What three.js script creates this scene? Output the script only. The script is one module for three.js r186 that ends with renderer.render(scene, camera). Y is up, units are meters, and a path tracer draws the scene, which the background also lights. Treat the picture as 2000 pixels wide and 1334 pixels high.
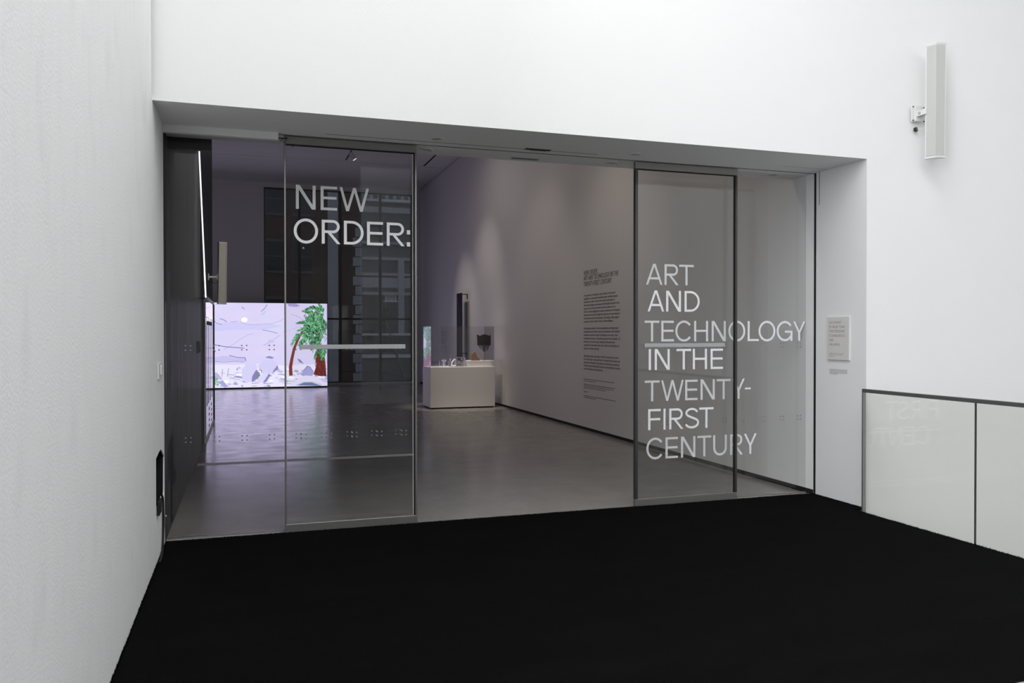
import * as THREE from 'three';
import { RoundedBoxGeometry } from 'three/addons/geometries/RoundedBoxGeometry.js';
import { ConvexGeometry } from 'three/addons/geometries/ConvexGeometry.js';
import { ImprovedNoise } from 'three/addons/math/ImprovedNoise.js';
import { mergeGeometries } from 'three/addons/utils/BufferGeometryUtils.js';
import { RectAreaLightUniformsLib } from 'three/addons/lights/RectAreaLightUniformsLib.js';

// ------------------------------------------------------------------ camera, sky, light levels
const scene = new THREE.Scene();
const camera = new THREE.PerspectiveCamera(45.8816, 2000 / 1334, 0.1, 200);
camera.position.set(0.6012, 1.6, 5.946);
camera.rotation.order = 'YXZ';
camera.rotation.set(-0.0097, -0.3174, -0.0007);
scene.add(camera);
const renderer = new THREE.WebGLRenderer({ antialias: true });
renderer.toneMapping = THREE.LinearToneMapping;
renderer.toneMappingExposure = 1.0;
renderer.shadowMap.enabled = true;
RectAreaLightUniformsLib.init();
scene.background = new THREE.Color(0.90, 0.96, 1.06);           // overcast evening outside the gallery's tinted window
const ADDED_LAYLIGHT = 5.8;                                           // radiance of the lay-lights added above the lobby
const ADDED_CLERESTORY = 1.5;                                         // radiance of the glowing clerestory added behind the camera
const ADDED_SIDE_WINDOW = 7;                                         // radiance of the tall window added out of view on the left
const ADDED_ATRIUM_WINDOW = 0.4;                                      // radiance of the window band added in the unseen atrium wall
const SCREEN = 1.15;                                            // radiance of the video wall's white
const ADDED_SIDE_PANEL = 0.45;                                         // radiance of the violet light panel added in the side room
const FILL_FLOOD = 2.6;                                                // candela of each wide fill flood added in the gallery
const SPOT = 13;                                                // candela of a gallery spotlight

// ------------------------------------------------------------------ helpers
const W = 5.935, S = 3.179, ZB = -19.85, HC = 6.24, DARK = -9.95;
const names = {};
function numbered(n) { const k = (names[n] = (names[n] ?? -1) + 1); return k ? n + '_' + String(k).padStart(3, '0') : n; }
let seed = 12345;
const rnd = () => { seed = (seed * 1664525 + 1013904223) >>> 0; return seed / 4294967296; };
const rr = (a, b) => a + (b - a) * rnd();
function mesh(name, g, m, parent) {
  const o = new THREE.Mesh(g, m); o.castShadow = o.receiveShadow = true;
  o.name = parent ? name : numbered(name);
  if (parent) { const n = parent.children.filter((c) => c.name.replace(/_\d{3}$/, '') === name).length; if (n) o.name = name + '_' + String(n).padStart(3, '0'); }
  (parent ?? scene).add(o); return o;
}
function thing(name, label, category, [x, y, z] = [0, 0, 0], turn = 0, group) {
  const o = new THREE.Group(); o.name = numbered(name); o.position.set(x, y, z); o.rotation.y = turn;
  o.userData = { label, category }; if (group) o.userData.group = group; scene.add(o); return o;
}
function tag(o, label, category, group) { o.userData = { label, category }; if (group) o.userData.group = group; return o; }
function struct(o) { o.userData.kind = 'structure'; return o; }
function frame(name, pos = [0, 0, 0]) { const o = new THREE.Group(); o.name = numbered(name); o.position.set(...pos); scene.add(o); return struct(o); }
// a box between two corners, uv in metres
function bx(x0, x1, y0, y1, z0, z1) {
  const w = x1 - x0, h = y1 - y0, d = z1 - z0, g = new THREE.BoxGeometry(w, h, d), uv = g.attributes.uv, s = [[d, h], [d, h], [w, d], [w, d], [w, h], [w, h]];
  for (let i = 0; i < 24; i++) { const f = s[i >> 2]; uv.setXY(i, uv.getX(i) * f[0], uv.getY(i) * f[1]); }
  return g.translate((x0 + x1) / 2, (y0 + y1) / 2, (z0 + z1) / 2);
}
const rb = (w, h, d, r, x = 0, y = 0, z = 0) => new RoundedBoxGeometry(w, h, d, 3, r).translate(x, y, z);
const merge = (a) => mergeGeometries(a.map((g) => { g = g.index ? g.toNonIndexed() : g; for (const k of Object.keys(g.attributes)) if (!['position', 'normal', 'uv'].includes(k)) g.deleteAttribute(k); return g; }));
const poly = (pts) => { const s = new THREE.Shape(); pts.forEach(([x, y], i) => (i ? s.lineTo(x, y) : s.moveTo(x, y))); s.closePath(); return s; };
const extrude = (s, depth, bevel = 0) => new THREE.ExtrudeGeometry(s, { depth, curveSegments: 28, bevelEnabled: bevel > 0, bevelSize: bevel, bevelThickness: bevel, bevelSegments: 2, bevelOffset: -bevel });
const tube = (pts, r, seg = 40) => new THREE.TubeGeometry(new THREE.CatmullRomCurve3(pts.map((p) => new THREE.Vector3(...p))), seg, r, 8);
const cyl = (r, h, n = 24, r2 = r) => new THREE.CylinderGeometry(r2, r, h, n);

// ------------------------------------------------------------------ textures
const noise = new ImprovedNoise();
function fbm(x, y, z = 0, o = 4) { let s = 0, a = 0.5; for (let i = 0; i < o; i++) { s += a * noise.noise(x, y, z + i * 7.3); x *= 2.03; y *= 2.03; a *= 0.5; } return s; }
function tileable(f, u, v, p) { // f on a torus of period p
  const a = u / p, b = v / p, m = (x) => x * x * (3 - 2 * x);
  return f(u, v) * m(1 - a) * m(1 - b) + f(u - p, v) * m(a) * m(1 - b) + f(u, v - p) * m(1 - a) * m(b) + f(u - p, v - p) * m(a) * m(b);
}
function dataTex(n, f, srgb, metres, px = n) {
  const d = new Uint8Array(n * px * 4);
  for (let j = 0; j < px; j++) for (let i = 0; i < n; i++) { const c = f(i / n, j / px), k = (j * n + i) * 4; for (let q = 0; q < 3; q++) d[k + q] = Math.max(0, Math.min(255, Math.round(255 * (Array.isArray(c) ? c[q] : c)))); d[k + 3] = 255; }
  const t = new THREE.DataTexture(d, n, px); t.wrapS = t.wrapT = THREE.RepeatWrapping; t.magFilter = THREE.LinearFilter; t.minFilter = THREE.LinearMipmapLinearFilter; t.generateMipmaps = true;
  if (srgb) t.colorSpace = THREE.SRGBColorSpace; t.repeat.set(1 / metres[0], 1 / metres[1]); t.needsUpdate = true; return t;
}
const STIPPLE = dataTex(256, (u, v) => 0.5 + 0.9 * tileable((x, y) => fbm(x, y, 1, 3), u * 40, v * 40, 40), false, [0.5, 0.5]);
// scuffed paint: faint upright brush and rub marks
const SCUFF = dataTex(512, (u, v) => { const a = tileable((x, y) => fbm(x * 5, y * 0.7, 3, 4), u * 8, v * 8, 8), b = Math.max(0, tileable((x, y) => fbm(x * 1.6, y * 0.8, 9, 4), u * 8, v * 8, 8) - 0.1); const c = 0.952 + 0.014 * a - 0.085 * b; return [c, c, c * 0.998]; }, true, [3.2, 3.2]);
const CONCRETE = dataTex(512, (u, v) => { const a = tileable((x, y) => fbm(x, y, 5, 5), u * 10, v * 10, 10), b = tileable((x, y) => fbm(x * 6, y * 6, 2, 3), u * 10, v * 10, 10); const c = 0.575 + 0.07 * a + 0.03 * b; return [c, c * 0.98, c * 0.955]; }, true, [4, 4]);
const CONCRETE_R = dataTex(256, (u, v) => 0.5 + 0.3 * tileable((x, y) => fbm(x, y, 8, 4), u * 8, v * 8, 8), false, [2.3, 2.3]);
const CONCRETE_B = dataTex(256, (u, v) => 0.5 + 0.8 * tileable((x, y) => fbm(x, y, 4, 2), u * 6, v * 6, 6), false, [1.7, 1.7]);
const PILE = dataTex(512, (u, v) => { const s = tileable((x, y) => fbm(x * 0.5, y * 1.5, 6, 3), u * 8, v * 8, 8), g = rnd(); const c = 0.043 + 0.024 * s + 0.03 * (g - 0.5); return [c, c, c]; }, true, [2.6, 2.6]);
const PILE_B = dataTex(512, (u, v) => 0.5 + 0.5 * tileable((x, y) => fbm(x, y, 1, 3), u * 60, v * 60, 60) + 0.3 * (rnd() - 0.5), false, [0.6, 0.6]);
const BRUSH = dataTex(256, (u, v) => { const a = tileable((x, y) => fbm(x * 6, y * 0.05, 3, 4), u * 10, v * 10, 10); return 0.5 + 0.55 * a; }, false, [1.1, 8]);
const std = (o) => new THREE.MeshStandardMaterial(o), phys = (o) => new THREE.MeshPhysicalMaterial(o);
const lin = (r, g, b) => new THREE.Color().setRGB(r, g, b);
const M = {
  white: std({ color: lin(0.84, 0.84, 0.83), roughness: 0.75, bumpMap: STIPPLE, bumpScale: 0.0004 }),
  scuffed: std({ map: SCUFF, roughness: 0.72, bumpMap: STIPPLE, bumpScale: 0.0009 }),
  gallery: std({ color: lin(0.80, 0.79, 0.78), roughness: 0.7, bumpMap: STIPPLE, bumpScale: 0.0003 }),
  galleryBack: std({ color: lin(0.80, 0.79, 0.78), roughness: 0.7 }),
  ceiling: std({ color: lin(0.80, 0.79, 0.78), roughness: 0.8 }),
  dark: std({ color: lin(0.012, 0.011, 0.012), roughness: 0.6 }),
  black: std({ color: lin(0.004, 0.004, 0.004), roughness: 0.7 }),
  charcoal: std({ color: lin(0.02, 0.02, 0.021), roughness: 0.6 }),
  concrete: phys({ map: CONCRETE, roughnessMap: CONCRETE_R, roughness: 0.42, bumpMap: CONCRETE_B, bumpScale: 0.00015, specularIntensity: 1 }),
  carpet: phys({ map: PILE, roughness: 1, specularIntensity: 0.06, bumpMap: PILE_B, bumpScale: 0.006 }),
  steel: std({ color: lin(0.32, 0.31, 0.30), metalness: 0.8, roughness: 0.42 }),
  railMetal: std({ color: lin(0.19, 0.185, 0.18), metalness: 0.7, roughness: 0.45 }),
  steelEdge: std({ color: lin(0.55, 0.54, 0.53), metalness: 0.9, roughness: 0.3 }),
  steelDark: std({ color: lin(0.09, 0.085, 0.085), metalness: 0.7, roughness: 0.4 }),
  panelMetal: phys({ color: lin(0.016, 0.0145, 0.0165), metalness: 0, roughness: 0.74, roughnessMap: BRUSH, anisotropy: 0.9, specularIntensity: 0.5 }),
  gloss: phys({ color: lin(0.62, 0.60, 0.62), metalness: 0.9, roughness: 0.05 }),
  glass: phys({ color: lin(0.965, 0.967, 0.966), transmission: 1, thickness: 0, roughness: 0, ior: 1.5, specularIntensity: 0.6 }),
  balGlass: phys({ color: lin(0.955, 0.955, 0.945), transmission: 1, thickness: 0, roughness: 0, ior: 1.5 }),
  acrylic: phys({ color: lin(0.97, 0.97, 0.975), transmission: 1, thickness: 0, roughness: 0, ior: 1.49 }),
  tinted: phys({ color: lin(0.42, 0.43, 0.45), transmission: 1, thickness: 0, roughness: 0, ior: 1.5 }),
  greyWall: std({ color: lin(0.22, 0.22, 0.225), roughness: 0.8 }),
  vinyl: std({ color: lin(0.88, 0.88, 0.89), roughness: 0.5 }),
  frost: std({ color: lin(0.42, 0.43, 0.44), roughness: 0.6 }),
  dot: std({ color: lin(0.22, 0.22, 0.22), roughness: 0.6 }),
  plastic: std({ color: lin(0.72, 0.72, 0.70), roughness: 0.45 }),
  grille: std({ color: lin(0.52, 0.52, 0.50), roughness: 0.6, bumpMap: STIPPLE, bumpScale: 0.0008 }),
  plinth: std({ color: lin(0.80, 0.79, 0.77), roughness: 0.55 }),
  crystal: phys({ color: lin(0.96, 0.96, 0.97), transmission: 1, thickness: 0.05, roughness: 0.06, ior: 1.45 }),
  clay: std({ color: lin(0.24, 0.135, 0.085), roughness: 0.85, bumpMap: STIPPLE, bumpScale: 0.002 }),
  indigo: phys({ color: lin(0.012, 0.010, 0.05), roughness: 0.3, clearcoat: 0.5 }),
  brick: std({ color: lin(0.10, 0.055, 0.045), roughness: 0.9 }),
  brick2: std({ color: lin(0.075, 0.045, 0.04), roughness: 0.9 }),
  stone: std({ color: lin(0.44, 0.44, 0.47), roughness: 0.85 }),
  stoneLight: std({ color: lin(0.72, 0.72, 0.75), roughness: 0.85 }),
  stoneDark: std({ color: lin(0.11, 0.11, 0.12), roughness: 0.9 }),
  pane: std({ color: lin(0.02, 0.022, 0.026), roughness: 0.1 }),
  asphalt: std({ color: lin(0.05, 0.05, 0.055), roughness: 0.9 }),
  carBody: phys({ color: lin(0.02, 0.02, 0.024), roughness: 0.3, clearcoat: 0.7 }),
  bark: std({ color: lin(0.16, 0.15, 0.14), roughness: 1 }),
};

// ------------------------------------------------------------------ lobby shell
// front wall with the wide opening; it goes on down into the atrium beyond the balustrade
{
  const s = poly([[-0.4, -5.2], [14.2, -5.2], [14.2, 9.6], [-0.4, 9.6]]);
  const hole = new THREE.Path(); hole.moveTo(-0.35, -0.25); hole.lineTo(W, -0.25); hole.lineTo(W, S); hole.lineTo(-0.35, S); hole.closePath();
  s.holes.push(hole);
  struct(mesh('wall_front', extrude(s, 1.05).translate(0, 0, -1.05), M.white));
}
// left wall with its ragged service opening near the doors
{
  const s = poly([[-3.9, -0.25], [0.725, -0.25], [0.725, S + 0.02], [-0.05, S + 0.02], [-0.05, 9.6], [-3.9, 9.6]]);   // shape x = -z
  const h = new THREE.Path(); [[0.125, 0.735], [0.30, 0.752], [0.455, 0.758], [0.60, 0.705], [0.70, 0.672], [0.685, 0.52], [0.672, 0.40], [0.62, 0.33], [0.52, 0.405], [0.30, 0.385], [0.115, 0.40]].forEach(([x, y], i) => (i ? h.lineTo(x, y) : h.moveTo(x, y))); h.closePath();
  s.holes.push(h);
  const g = extrude(s, 0.008).rotateY(Math.PI / 2).translate(-0.008, 0, 0);   // x -> -z
  const w = struct(mesh('wall_left', g, M.scuffed));
  mesh('backing', bx(-0.3, -0.2, -0.25, 9.6, 0.05, 3.9), M.white, w);
  mesh('cavity', merge([bx(-0.2, -0.17, 0.2, 0.95, -0.72, -0.05), bx(-0.17, -0.009, 0.2, 0.95, -0.08, -0.05), bx(-0.17, -0.009, 0.2, 0.95, -0.72, -0.70), bx(-0.17, -0.009, 0.93, 0.95, -0.72, -0.05), bx(-0.17, -0.009, 0.2, 0.22, -0.72, -0.05)]), M.black, w);
}
struct(mesh('wall_back', bx(3.07, 6.2, -0.25, 5.4, 11, 11.3), M.greyWall));
struct(mesh('wall_back_atrium', merge([bx(6.2, 13.6, -0.25, 5.4, 11, 11.3), bx(5.84, 13.9, -5.2, -0.25, 11, 11.3)]), M.white));
struct(mesh('wall_back_dark', merge([bx(-2.65, 3.07, -0.25, 5.4, 11.05, 11.3), bx(-2.65, 0, 5.4, 9.6, 11.05, 11.3), bx(0, 13.6, 5.4, 5.75, 11.05, 11.3), bx(0, 13.6, 7.5, 8, 11.05, 11.3)]), M.charcoal));
struct(mesh('wall_atrium', bx(13.6, 13.9, -5.2, 4.4, 0, 11.3), M.white));
struct(mesh('wall_atrium_upper', merge([bx(13.6, 13.9, 7.4, 9.6, 0, 11.3), bx(13.6, 13.9, 4.4, 7.4, 0, 0.8), bx(13.6, 13.9, 4.4, 7.4, 7.1, 11.3)]), M.white));
struct(mesh('wall_left_return', bx(-2.9, -0.0, -0.25, 9.6, 3.9, 4.2), M.white));
struct(mesh('wall_left_window', merge([bx(-2.9, -2.65, -0.25, 0.2, 4.2, 11.3), bx(-2.9, -2.65, 7.1, 9.6, 4.2, 11.3), bx(-2.9, -2.65, 0.2, 7.1, 4.2, 5.56), bx(-2.9, -2.65, 0.2, 7.1, 8.64, 11.3)]), M.white));
struct(mesh('floor_lobby_side', bx(-2.9, 0, -0.25, 0, 4.2, 11.05), M.charcoal));
struct(mesh('ceiling_lobby', bx(-2.9, 13.9, 7.75, 8.0, 0, 11.3), M.white));
struct(mesh('floor_lobby', bx(0, 5.84, -0.25, 0, -0.79, 11.05), M.charcoal));
struct(mesh('floor_atrium', bx(5.84, 13.9, -5.2, -5, 0, 11.3), M.white));
struct(mesh('wall_slab_edge', bx(5.80, 5.84, -5, -0.25, 0.01, 11), M.white));
// luminous panels added out of view to light the lobby, two rows at left
{
  const spots = []; for (const [x, z] of [[1.15, 4.2], [1.15, 7.6], [3.1, 1.8], [3.1, 5.0], [3.1, 8.2]]) spots.push([x, z]);
  const which = ['along the left wall, beside the camera', 'along the left wall, behind the camera', 'over the middle of the carpet, nearest the entrance wall', 'over the outer end of the carpet', 'over the middle of the lobby, furthest from the entrance wall'];
  const glow = std({ color: 0xffffff, emissive: lin(1, 1, 1), emissiveIntensity: ADDED_LAYLIGHT * 0.2 });
  spots.forEach(([x, z], i) => {
    const t = thing('added_ceiling_light', 'added long luminous ceiling panel, out of view, ' + which[i], 'ceiling light', [x, 7.75, z], 0, 'added lobby ceiling lights');
    mesh('frame', merge([bx(-0.8, 0.8, -0.08, 0, -1.35, -1.3), bx(-0.8, 0.8, -0.08, 0, 1.3, 1.35), bx(-0.8, -0.75, -0.08, 0, -1.3, 1.3), bx(0.75, 0.8, -0.08, 0, -1.3, 1.3)]), M.plastic, t);
    mesh('diffuser_panel', bx(-0.75, 0.75, -0.05, -0.02, -1.3, 1.3), glow, t);
    const l = new THREE.RectAreaLight(0xffffff, ADDED_LAYLIGHT, 1.5, 2.6); l.name = 'added_ceiling_lamp'; l.position.set(0, -0.085, 0); l.rotation.x = -Math.PI / 2; t.add(l);
  });
}
// glowing clerestory added out of view behind the camera to light the lobby
{
  const w = frame('window_4', [0, 0, 11.2]), xs = [0.05, 2.7, 5.4, 8.1, 10.8, 13.55];
  const glow = std({ color: 0xffffff, emissive: lin(0.98, 1, 1.03), emissiveIntensity: ADDED_CLERESTORY * 0.2 });
  for (let i = 0; i < 5; i++) mesh('frosted_pane', bx(xs[i] + 0.04, xs[i + 1] - 0.04, 5.8, 7.45, -0.02, 0), glow, w);
  for (const x of xs) mesh('mullion', bx(x - 0.04, x + 0.04, 5.75, 7.5, -0.08, 0.05), M.steelDark, w);
  const l = new THREE.RectAreaLight(lin(0.98, 1, 1.03), ADDED_CLERESTORY, 13.4, 1.65); l.name = 'added_window_lamp'; l.position.set(6.8, 6.62, -0.1); w.add(l);
  // tall glowing window added out of view at left to light the right jamb
  const v = frame('window_5', [-2.6, 0, 0]), zs = [5.6, 6.6, 7.6, 8.6], side = std({ color: 0xffffff, emissive: lin(0.96, 1, 1.06), emissiveIntensity: ADDED_SIDE_WINDOW * 0.2 });
  for (let i = 0; i < 3; i++) mesh('frosted_pane', bx(-0.02, 0, 0.3, 7, zs[i] + 0.04, zs[i + 1] - 0.04), side, v);
  for (const z of zs) mesh('mullion', bx(-0.08, 0.05, 0.2, 7.1, z - 0.04, z + 0.04), M.steelDark, v);
  const k = new THREE.RectAreaLight(lin(0.96, 1, 1.06), ADDED_SIDE_WINDOW, 2.95, 6.7); k.name = 'added_window_lamp'; k.position.set(0.08, 3.65, 7.1); k.rotation.y = -Math.PI / 2; v.add(k);
  // band of glowing windows added in the unseen atrium wall as side light
  const u = frame('window_6', [13.68, 0, 0]), zz = [0.8, 2.9, 5.0, 7.1], far = std({ color: 0xffffff, emissive: lin(0.98, 1, 1.03), emissiveIntensity: ADDED_ATRIUM_WINDOW * 0.2 });
  for (let i = 0; i < 3; i++) mesh('frosted_pane', bx(0, 0.02, 4.45, 7.35, zz[i] + 0.04, zz[i + 1] - 0.04), far, u);
  for (const z of zz) mesh('mullion', bx(-0.05, 0.08, 4.4, 7.4, z - 0.04, z + 0.04), M.steelDark, u);
  const a = new THREE.RectAreaLight(lin(0.98, 1, 1.03), ADDED_ATRIUM_WINDOW, 6.2, 2.9); a.name = 'added_window_lamp'; a.position.set(-0.1, 5.9, 3.95); a.rotation.y = Math.PI / 2; u.add(a);
}
// black carpet with a ragged pile edge
{
  const c = tag(mesh('carpet', bx(0.003, 5.80, 0, 0.01, -0.722, 3.2), M.carpet), 'black deep pile carpet covering the lobby floor before the doors', 'carpet');
  const tuft = new THREE.ConeGeometry(0.0035, 0.02, 4).translate(0, 0.008, 0), n = 5200, im = new THREE.InstancedMesh(tuft, M.carpet, n), m = new THREE.Matrix4(), e = new THREE.Euler();
  for (let i = 0; i < n; i++) {
    const k = rnd(); let x, z;
    if (k < 0.42) { x = rr(0.01, 5.9); z = -0.722 + rr(-0.006, 0.01) + 0.006 * fbm(x * 3, 2, 1, 2); }
    else if (k < 0.56) { x = W - 0.005 + rr(-0.012, 0.003); z = rr(-0.72, 0); }
    else if (k < 0.82) { x = 5.80 + rr(-0.01, 0.008); z = rr(0.05, 3.2); }
    else { x = rr(0.003, 0.012); z = rr(-0.72, 3.2); }
    e.set(rr(-0.5, 0.5), rr(0, 6), rr(-0.5, 0.5)); m.makeRotationFromEuler(e); m.setPosition(x, 0.002, z); im.setMatrixAt(i, m);
  }
  im.name = 'pile_edge'; im.userData.kind = 'stuff'; im.castShadow = true; c.add(im);
  mesh('side_strip', bx(5.80, 5.93, 0, 0.01, -0.722, 0.0), M.carpet, c);
  tag(mesh('edge_strip', rb(5.7, 0.02, 0.07, 0.004, 2.95, 0.011, 3.24), M.steelEdge), 'pale metal strip across the floor along the outer end of the black carpet', 'floor strip');
}
// soffit details
struct(mesh('trim_1', bx(0, W, S - 0.0015, S + 0.002, -0.72, -0.706), M.black));                         // slot the sliding doors hang in
struct(mesh('trim_2', bx(1.2, 3.55, S - 0.0012, S + 0.002, -0.592, -0.586), M.black));                   // joint of the cover strip
struct(mesh('trim_3', rb(0.84, 0.058, 0.05, 0.003, 0.42, S - 0.0285, -0.668), M.white));                 // track cover left in place at the left end
struct(mesh('trim_4', bx(0.0, 0.332, S - 0.088, S - 0.001, -1.12, -1.06), M.dark));
struct(mesh('trim_5', bx(W - 0.004, W, 0, S, -0.708, -0.682), M.black));                                 // seal on the right jamb
struct(mesh('trim_8', bx(W - 0.003, W + 0.001, 0, 0.05, -1.05, -0.715), M.black));
struct(mesh('trim_6', bx(W - 0.0025, W, S - 0.32, S, -0.64, -0.634), M.stoneDark));
struct(mesh('trim_7', bx(W - 0.52, W - 0.03, S - 0.0012, S + 0.001, -0.50, -0.496), M.frost));
{
  const g = thing('recessed_sensor', 'black rectangular sensor slot in the soffit above the open doorway', 'sensor', [2.978, S, -0.575]);
  mesh('housing', rb(0.228, 0.006, 0.05, 0.002), M.black, g);
  mesh('lens', new THREE.CapsuleGeometry(0.008, 0.14, 4, 10).rotateZ(Math.PI / 2).translate(0, -0.004, 0), M.steelDark, g);
  const v = thing('vent_slot', 'shallow grey slot diffuser in the soffit behind the door track', 'vent', [2.99, S, -0.95]);
  mesh('frame', merge([bx(-0.13, 0.13, -0.004, 0, -0.028, -0.02), bx(-0.13, 0.13, -0.004, 0, 0.02, 0.028), bx(-0.13, -0.122, -0.004, 0, -0.02, 0.02), bx(0.122, 0.13, -0.004, 0, -0.02, 0.02)]), M.frost, v);
  mesh('blade', bx(-0.12, 0.12, -0.002, 0, -0.018, 0.018), M.stoneDark, v);
}
{
  const prof = [[0, 0.001], [0.036, 0.0], [0.044, -0.006], [0.050, -0.007], [0.054, -0.005], [0.055, 0]].map(([x, y]) => new THREE.Vector2(x, y));
  const ring = new THREE.LatheGeometry([[0.044, 0.001], [0.046, -0.007], [0.052, -0.008], [0.056, -0.004], [0.056, 0.001]].map(([x, y]) => new THREE.Vector2(x, y)), 40);
  const disc = new THREE.LatheGeometry([[0, -0.002], [0.042, -0.002], [0.044, 0.001]].map(([x, y]) => new THREE.Vector2(x, y)), 40);
  const list = [[2.068, -0.467, 'unlit round downlight in the soffit in front of the track, above the NEW ORDER door'], [2.068, -0.867, 'unlit round downlight behind the track, right of the NEW ORDER door'], [3.85, -0.475, 'unlit round downlight in front of the track, above the left edge of the right door'], [3.82, -0.866, 'unlit round downlight behind the track just left of the right door'], [5.57, -0.87, 'unlit round downlight seen through the fixed glass at the far right']];
  for (const [x, z, label] of list) { const t = thing('recessed_downlight', label, 'downlight', [x, S, z], 0, 'downlights in the soffit'); mesh('trim_ring', ring, M.plastic, t); mesh('lamp_face', disc, M.grille, t); }
  const w = thing('loose_wires', 'thin black wires dangling from the soffit at the end of the track cover', 'wires', [0.85, S, -0.69]);
  mesh('wire', tube([[-0.005, -0.03, 0], [0.02, -0.035, 0.005], [0.045, -0.032, 0.003], [0.06, -0.03, 0]], 0.0045), M.black, w);
  mesh('wire', tube([[0.0, -0.035, 0.004], [0.012, -0.06, 0.008], [0.022, -0.04, 0.004], [0.032, -0.068, 0.006], [0.045, -0.062, 0.004], [0.05, -0.036, 0.002]], 0.0022), M.black, w);
}

// ------------------------------------------------------------------ gallery shell
struct(mesh('floor_gallery', bx(-6, W + 0.3, -0.25, 0, ZB - 0.3, -0.79), M.concrete));
struct(mesh('ceiling_gallery', merge([bx(-6, W + 0.3, HC + 0.05, HC + 0.25, ZB - 0.3, -1.05), bx(-6, W - 0.03, HC, HC + 0.05, -16.17, -1.05), bx(-6, W - 0.03, HC, HC + 0.05, ZB + 0.35, -16.21), bx(-6, W - 0.03, HC - 0.012, HC + 0.05, ZB, ZB + 0.32)]), M.ceiling));
struct(mesh('wall_right', bx(W, W + 0.3, 0.05, HC + 0.06, ZB, -1.46), M.gallery));
struct(mesh('baseboard_right', bx(W + 0.012, W + 0.3, 0, 0.05, ZB, -0.79), M.black));
struct(mesh('wall_jamb', bx(W, W + 0.3, 0.05, HC + 0.06, -1.46, -1.05), M.white));
{
  const X0 = 1.105, X1 = 5.70, Y0 = 0.06, Y1 = 6.09;
  struct(mesh('wall_gallery_back', merge([bx(-6, X0, 0, HC + 0.05, ZB - 0.3, ZB), bx(X1, W + 0.3, 0, HC + 0.05, ZB - 0.3, ZB), bx(X0, X1, 0, Y0, ZB - 0.3, ZB), bx(X0, X1, Y1, HC + 0.05, ZB - 0.3, ZB)]), M.galleryBack));
  const w = frame('window_3', [0, 0, ZB - 0.12]);
  const xs = [X0, 2.16, 3.41, 4.67, X1], ys = [Y0, 2.07, Y1];
  for (const x of xs) mesh('mullion', bx(x - 0.035, x + 0.035, Y0, Y1, -0.08, 0.06), M.dark, w);
  for (const y of ys) mesh('transom', bx(X0, X1, y - 0.03, y + 0.03, -0.07, 0.05), M.dark, w);
  for (let i = 0; i < 4; i++) for (let j = 0; j < 2; j++) mesh('pane', bx(xs[i] + 0.035, xs[i + 1] - 0.035, ys[j] + 0.03, ys[j + 1] - 0.03, -0.01, 0.0), M.tinted, w);
}
// dark metal-clad wall running back from the left end of the doors
{
  const w = struct(mesh('wall_dark', merge([bx(-0.3, -0.012, 0, HC + 0.05, DARK, -0.72), bx(-0.012, 0, 0, HC, DARK, DARK + 0.05), bx(-0.012, 0.0, 0, S, -1.265, -0.725)]), M.dark));
  const zs = [-1.27, -3.42, -5.57, -7.72, -9.87];
  for (let i = 0; i < 4; i++) {
    const g = bx(-0.012, 0.0, 0.01, HC, zs[i + 1] + 0.003, zs[i] - 0.003);
    mesh('metal_panel', g, M.panelMetal, w);
  }
  struct(mesh('wall_side_room', bx(-6.3, -6, 0, HC + 0.05, ZB, -1.05), M.galleryBack));
  struct(mesh('wall_side_room_front', bx(-6, -0.3, 0, HC + 0.05, -1.4, -1.05), M.galleryBack));
  const lock = thing('door_pull', 'small black pull plate on the dark metal wall left of the video screen', 'handle', [0, 1.43, -5.15]);
  mesh('plate', rb(0.012, 0.15, 0.5, 0.004, 0.006, 0, 0), M.black, lock);
  mesh('grip', rb(0.03, 0.13, 0.06, 0.008, 0.022, 0, 0.1), M.black, lock);
}
tag(mesh('floor_tape', bx(0.02, 2.70, 0.0003, 0.0016, -4.70, -4.52), M.vinyl), 'thin pale tape line across the polished floor from the dark wall', 'floor tape');
// glowing tube in place of a reflected streak on the dark wall
{
  const t = thing('streak_tube', 'thin glowing tube standing in for a reflected streak on the dark wall above the polished panel', 'light', [0, 0, -5.2]);
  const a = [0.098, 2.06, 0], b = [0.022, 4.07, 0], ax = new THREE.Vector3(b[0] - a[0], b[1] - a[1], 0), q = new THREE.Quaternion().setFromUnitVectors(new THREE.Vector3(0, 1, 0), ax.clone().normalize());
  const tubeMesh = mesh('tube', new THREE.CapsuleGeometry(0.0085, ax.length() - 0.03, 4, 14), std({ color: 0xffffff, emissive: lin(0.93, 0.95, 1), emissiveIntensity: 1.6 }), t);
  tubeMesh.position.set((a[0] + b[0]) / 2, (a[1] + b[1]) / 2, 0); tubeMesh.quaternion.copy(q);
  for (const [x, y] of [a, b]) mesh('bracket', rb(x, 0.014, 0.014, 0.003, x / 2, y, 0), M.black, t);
  const l = new THREE.RectAreaLight(lin(0.93, 0.95, 1), 1.6, 0.022, 2.0); l.name = 'streak_tube_lamp'; l.position.set(0.077, 3.06, 0); l.rotation.y = -Math.PI / 2; t.add(l);
}
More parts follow.
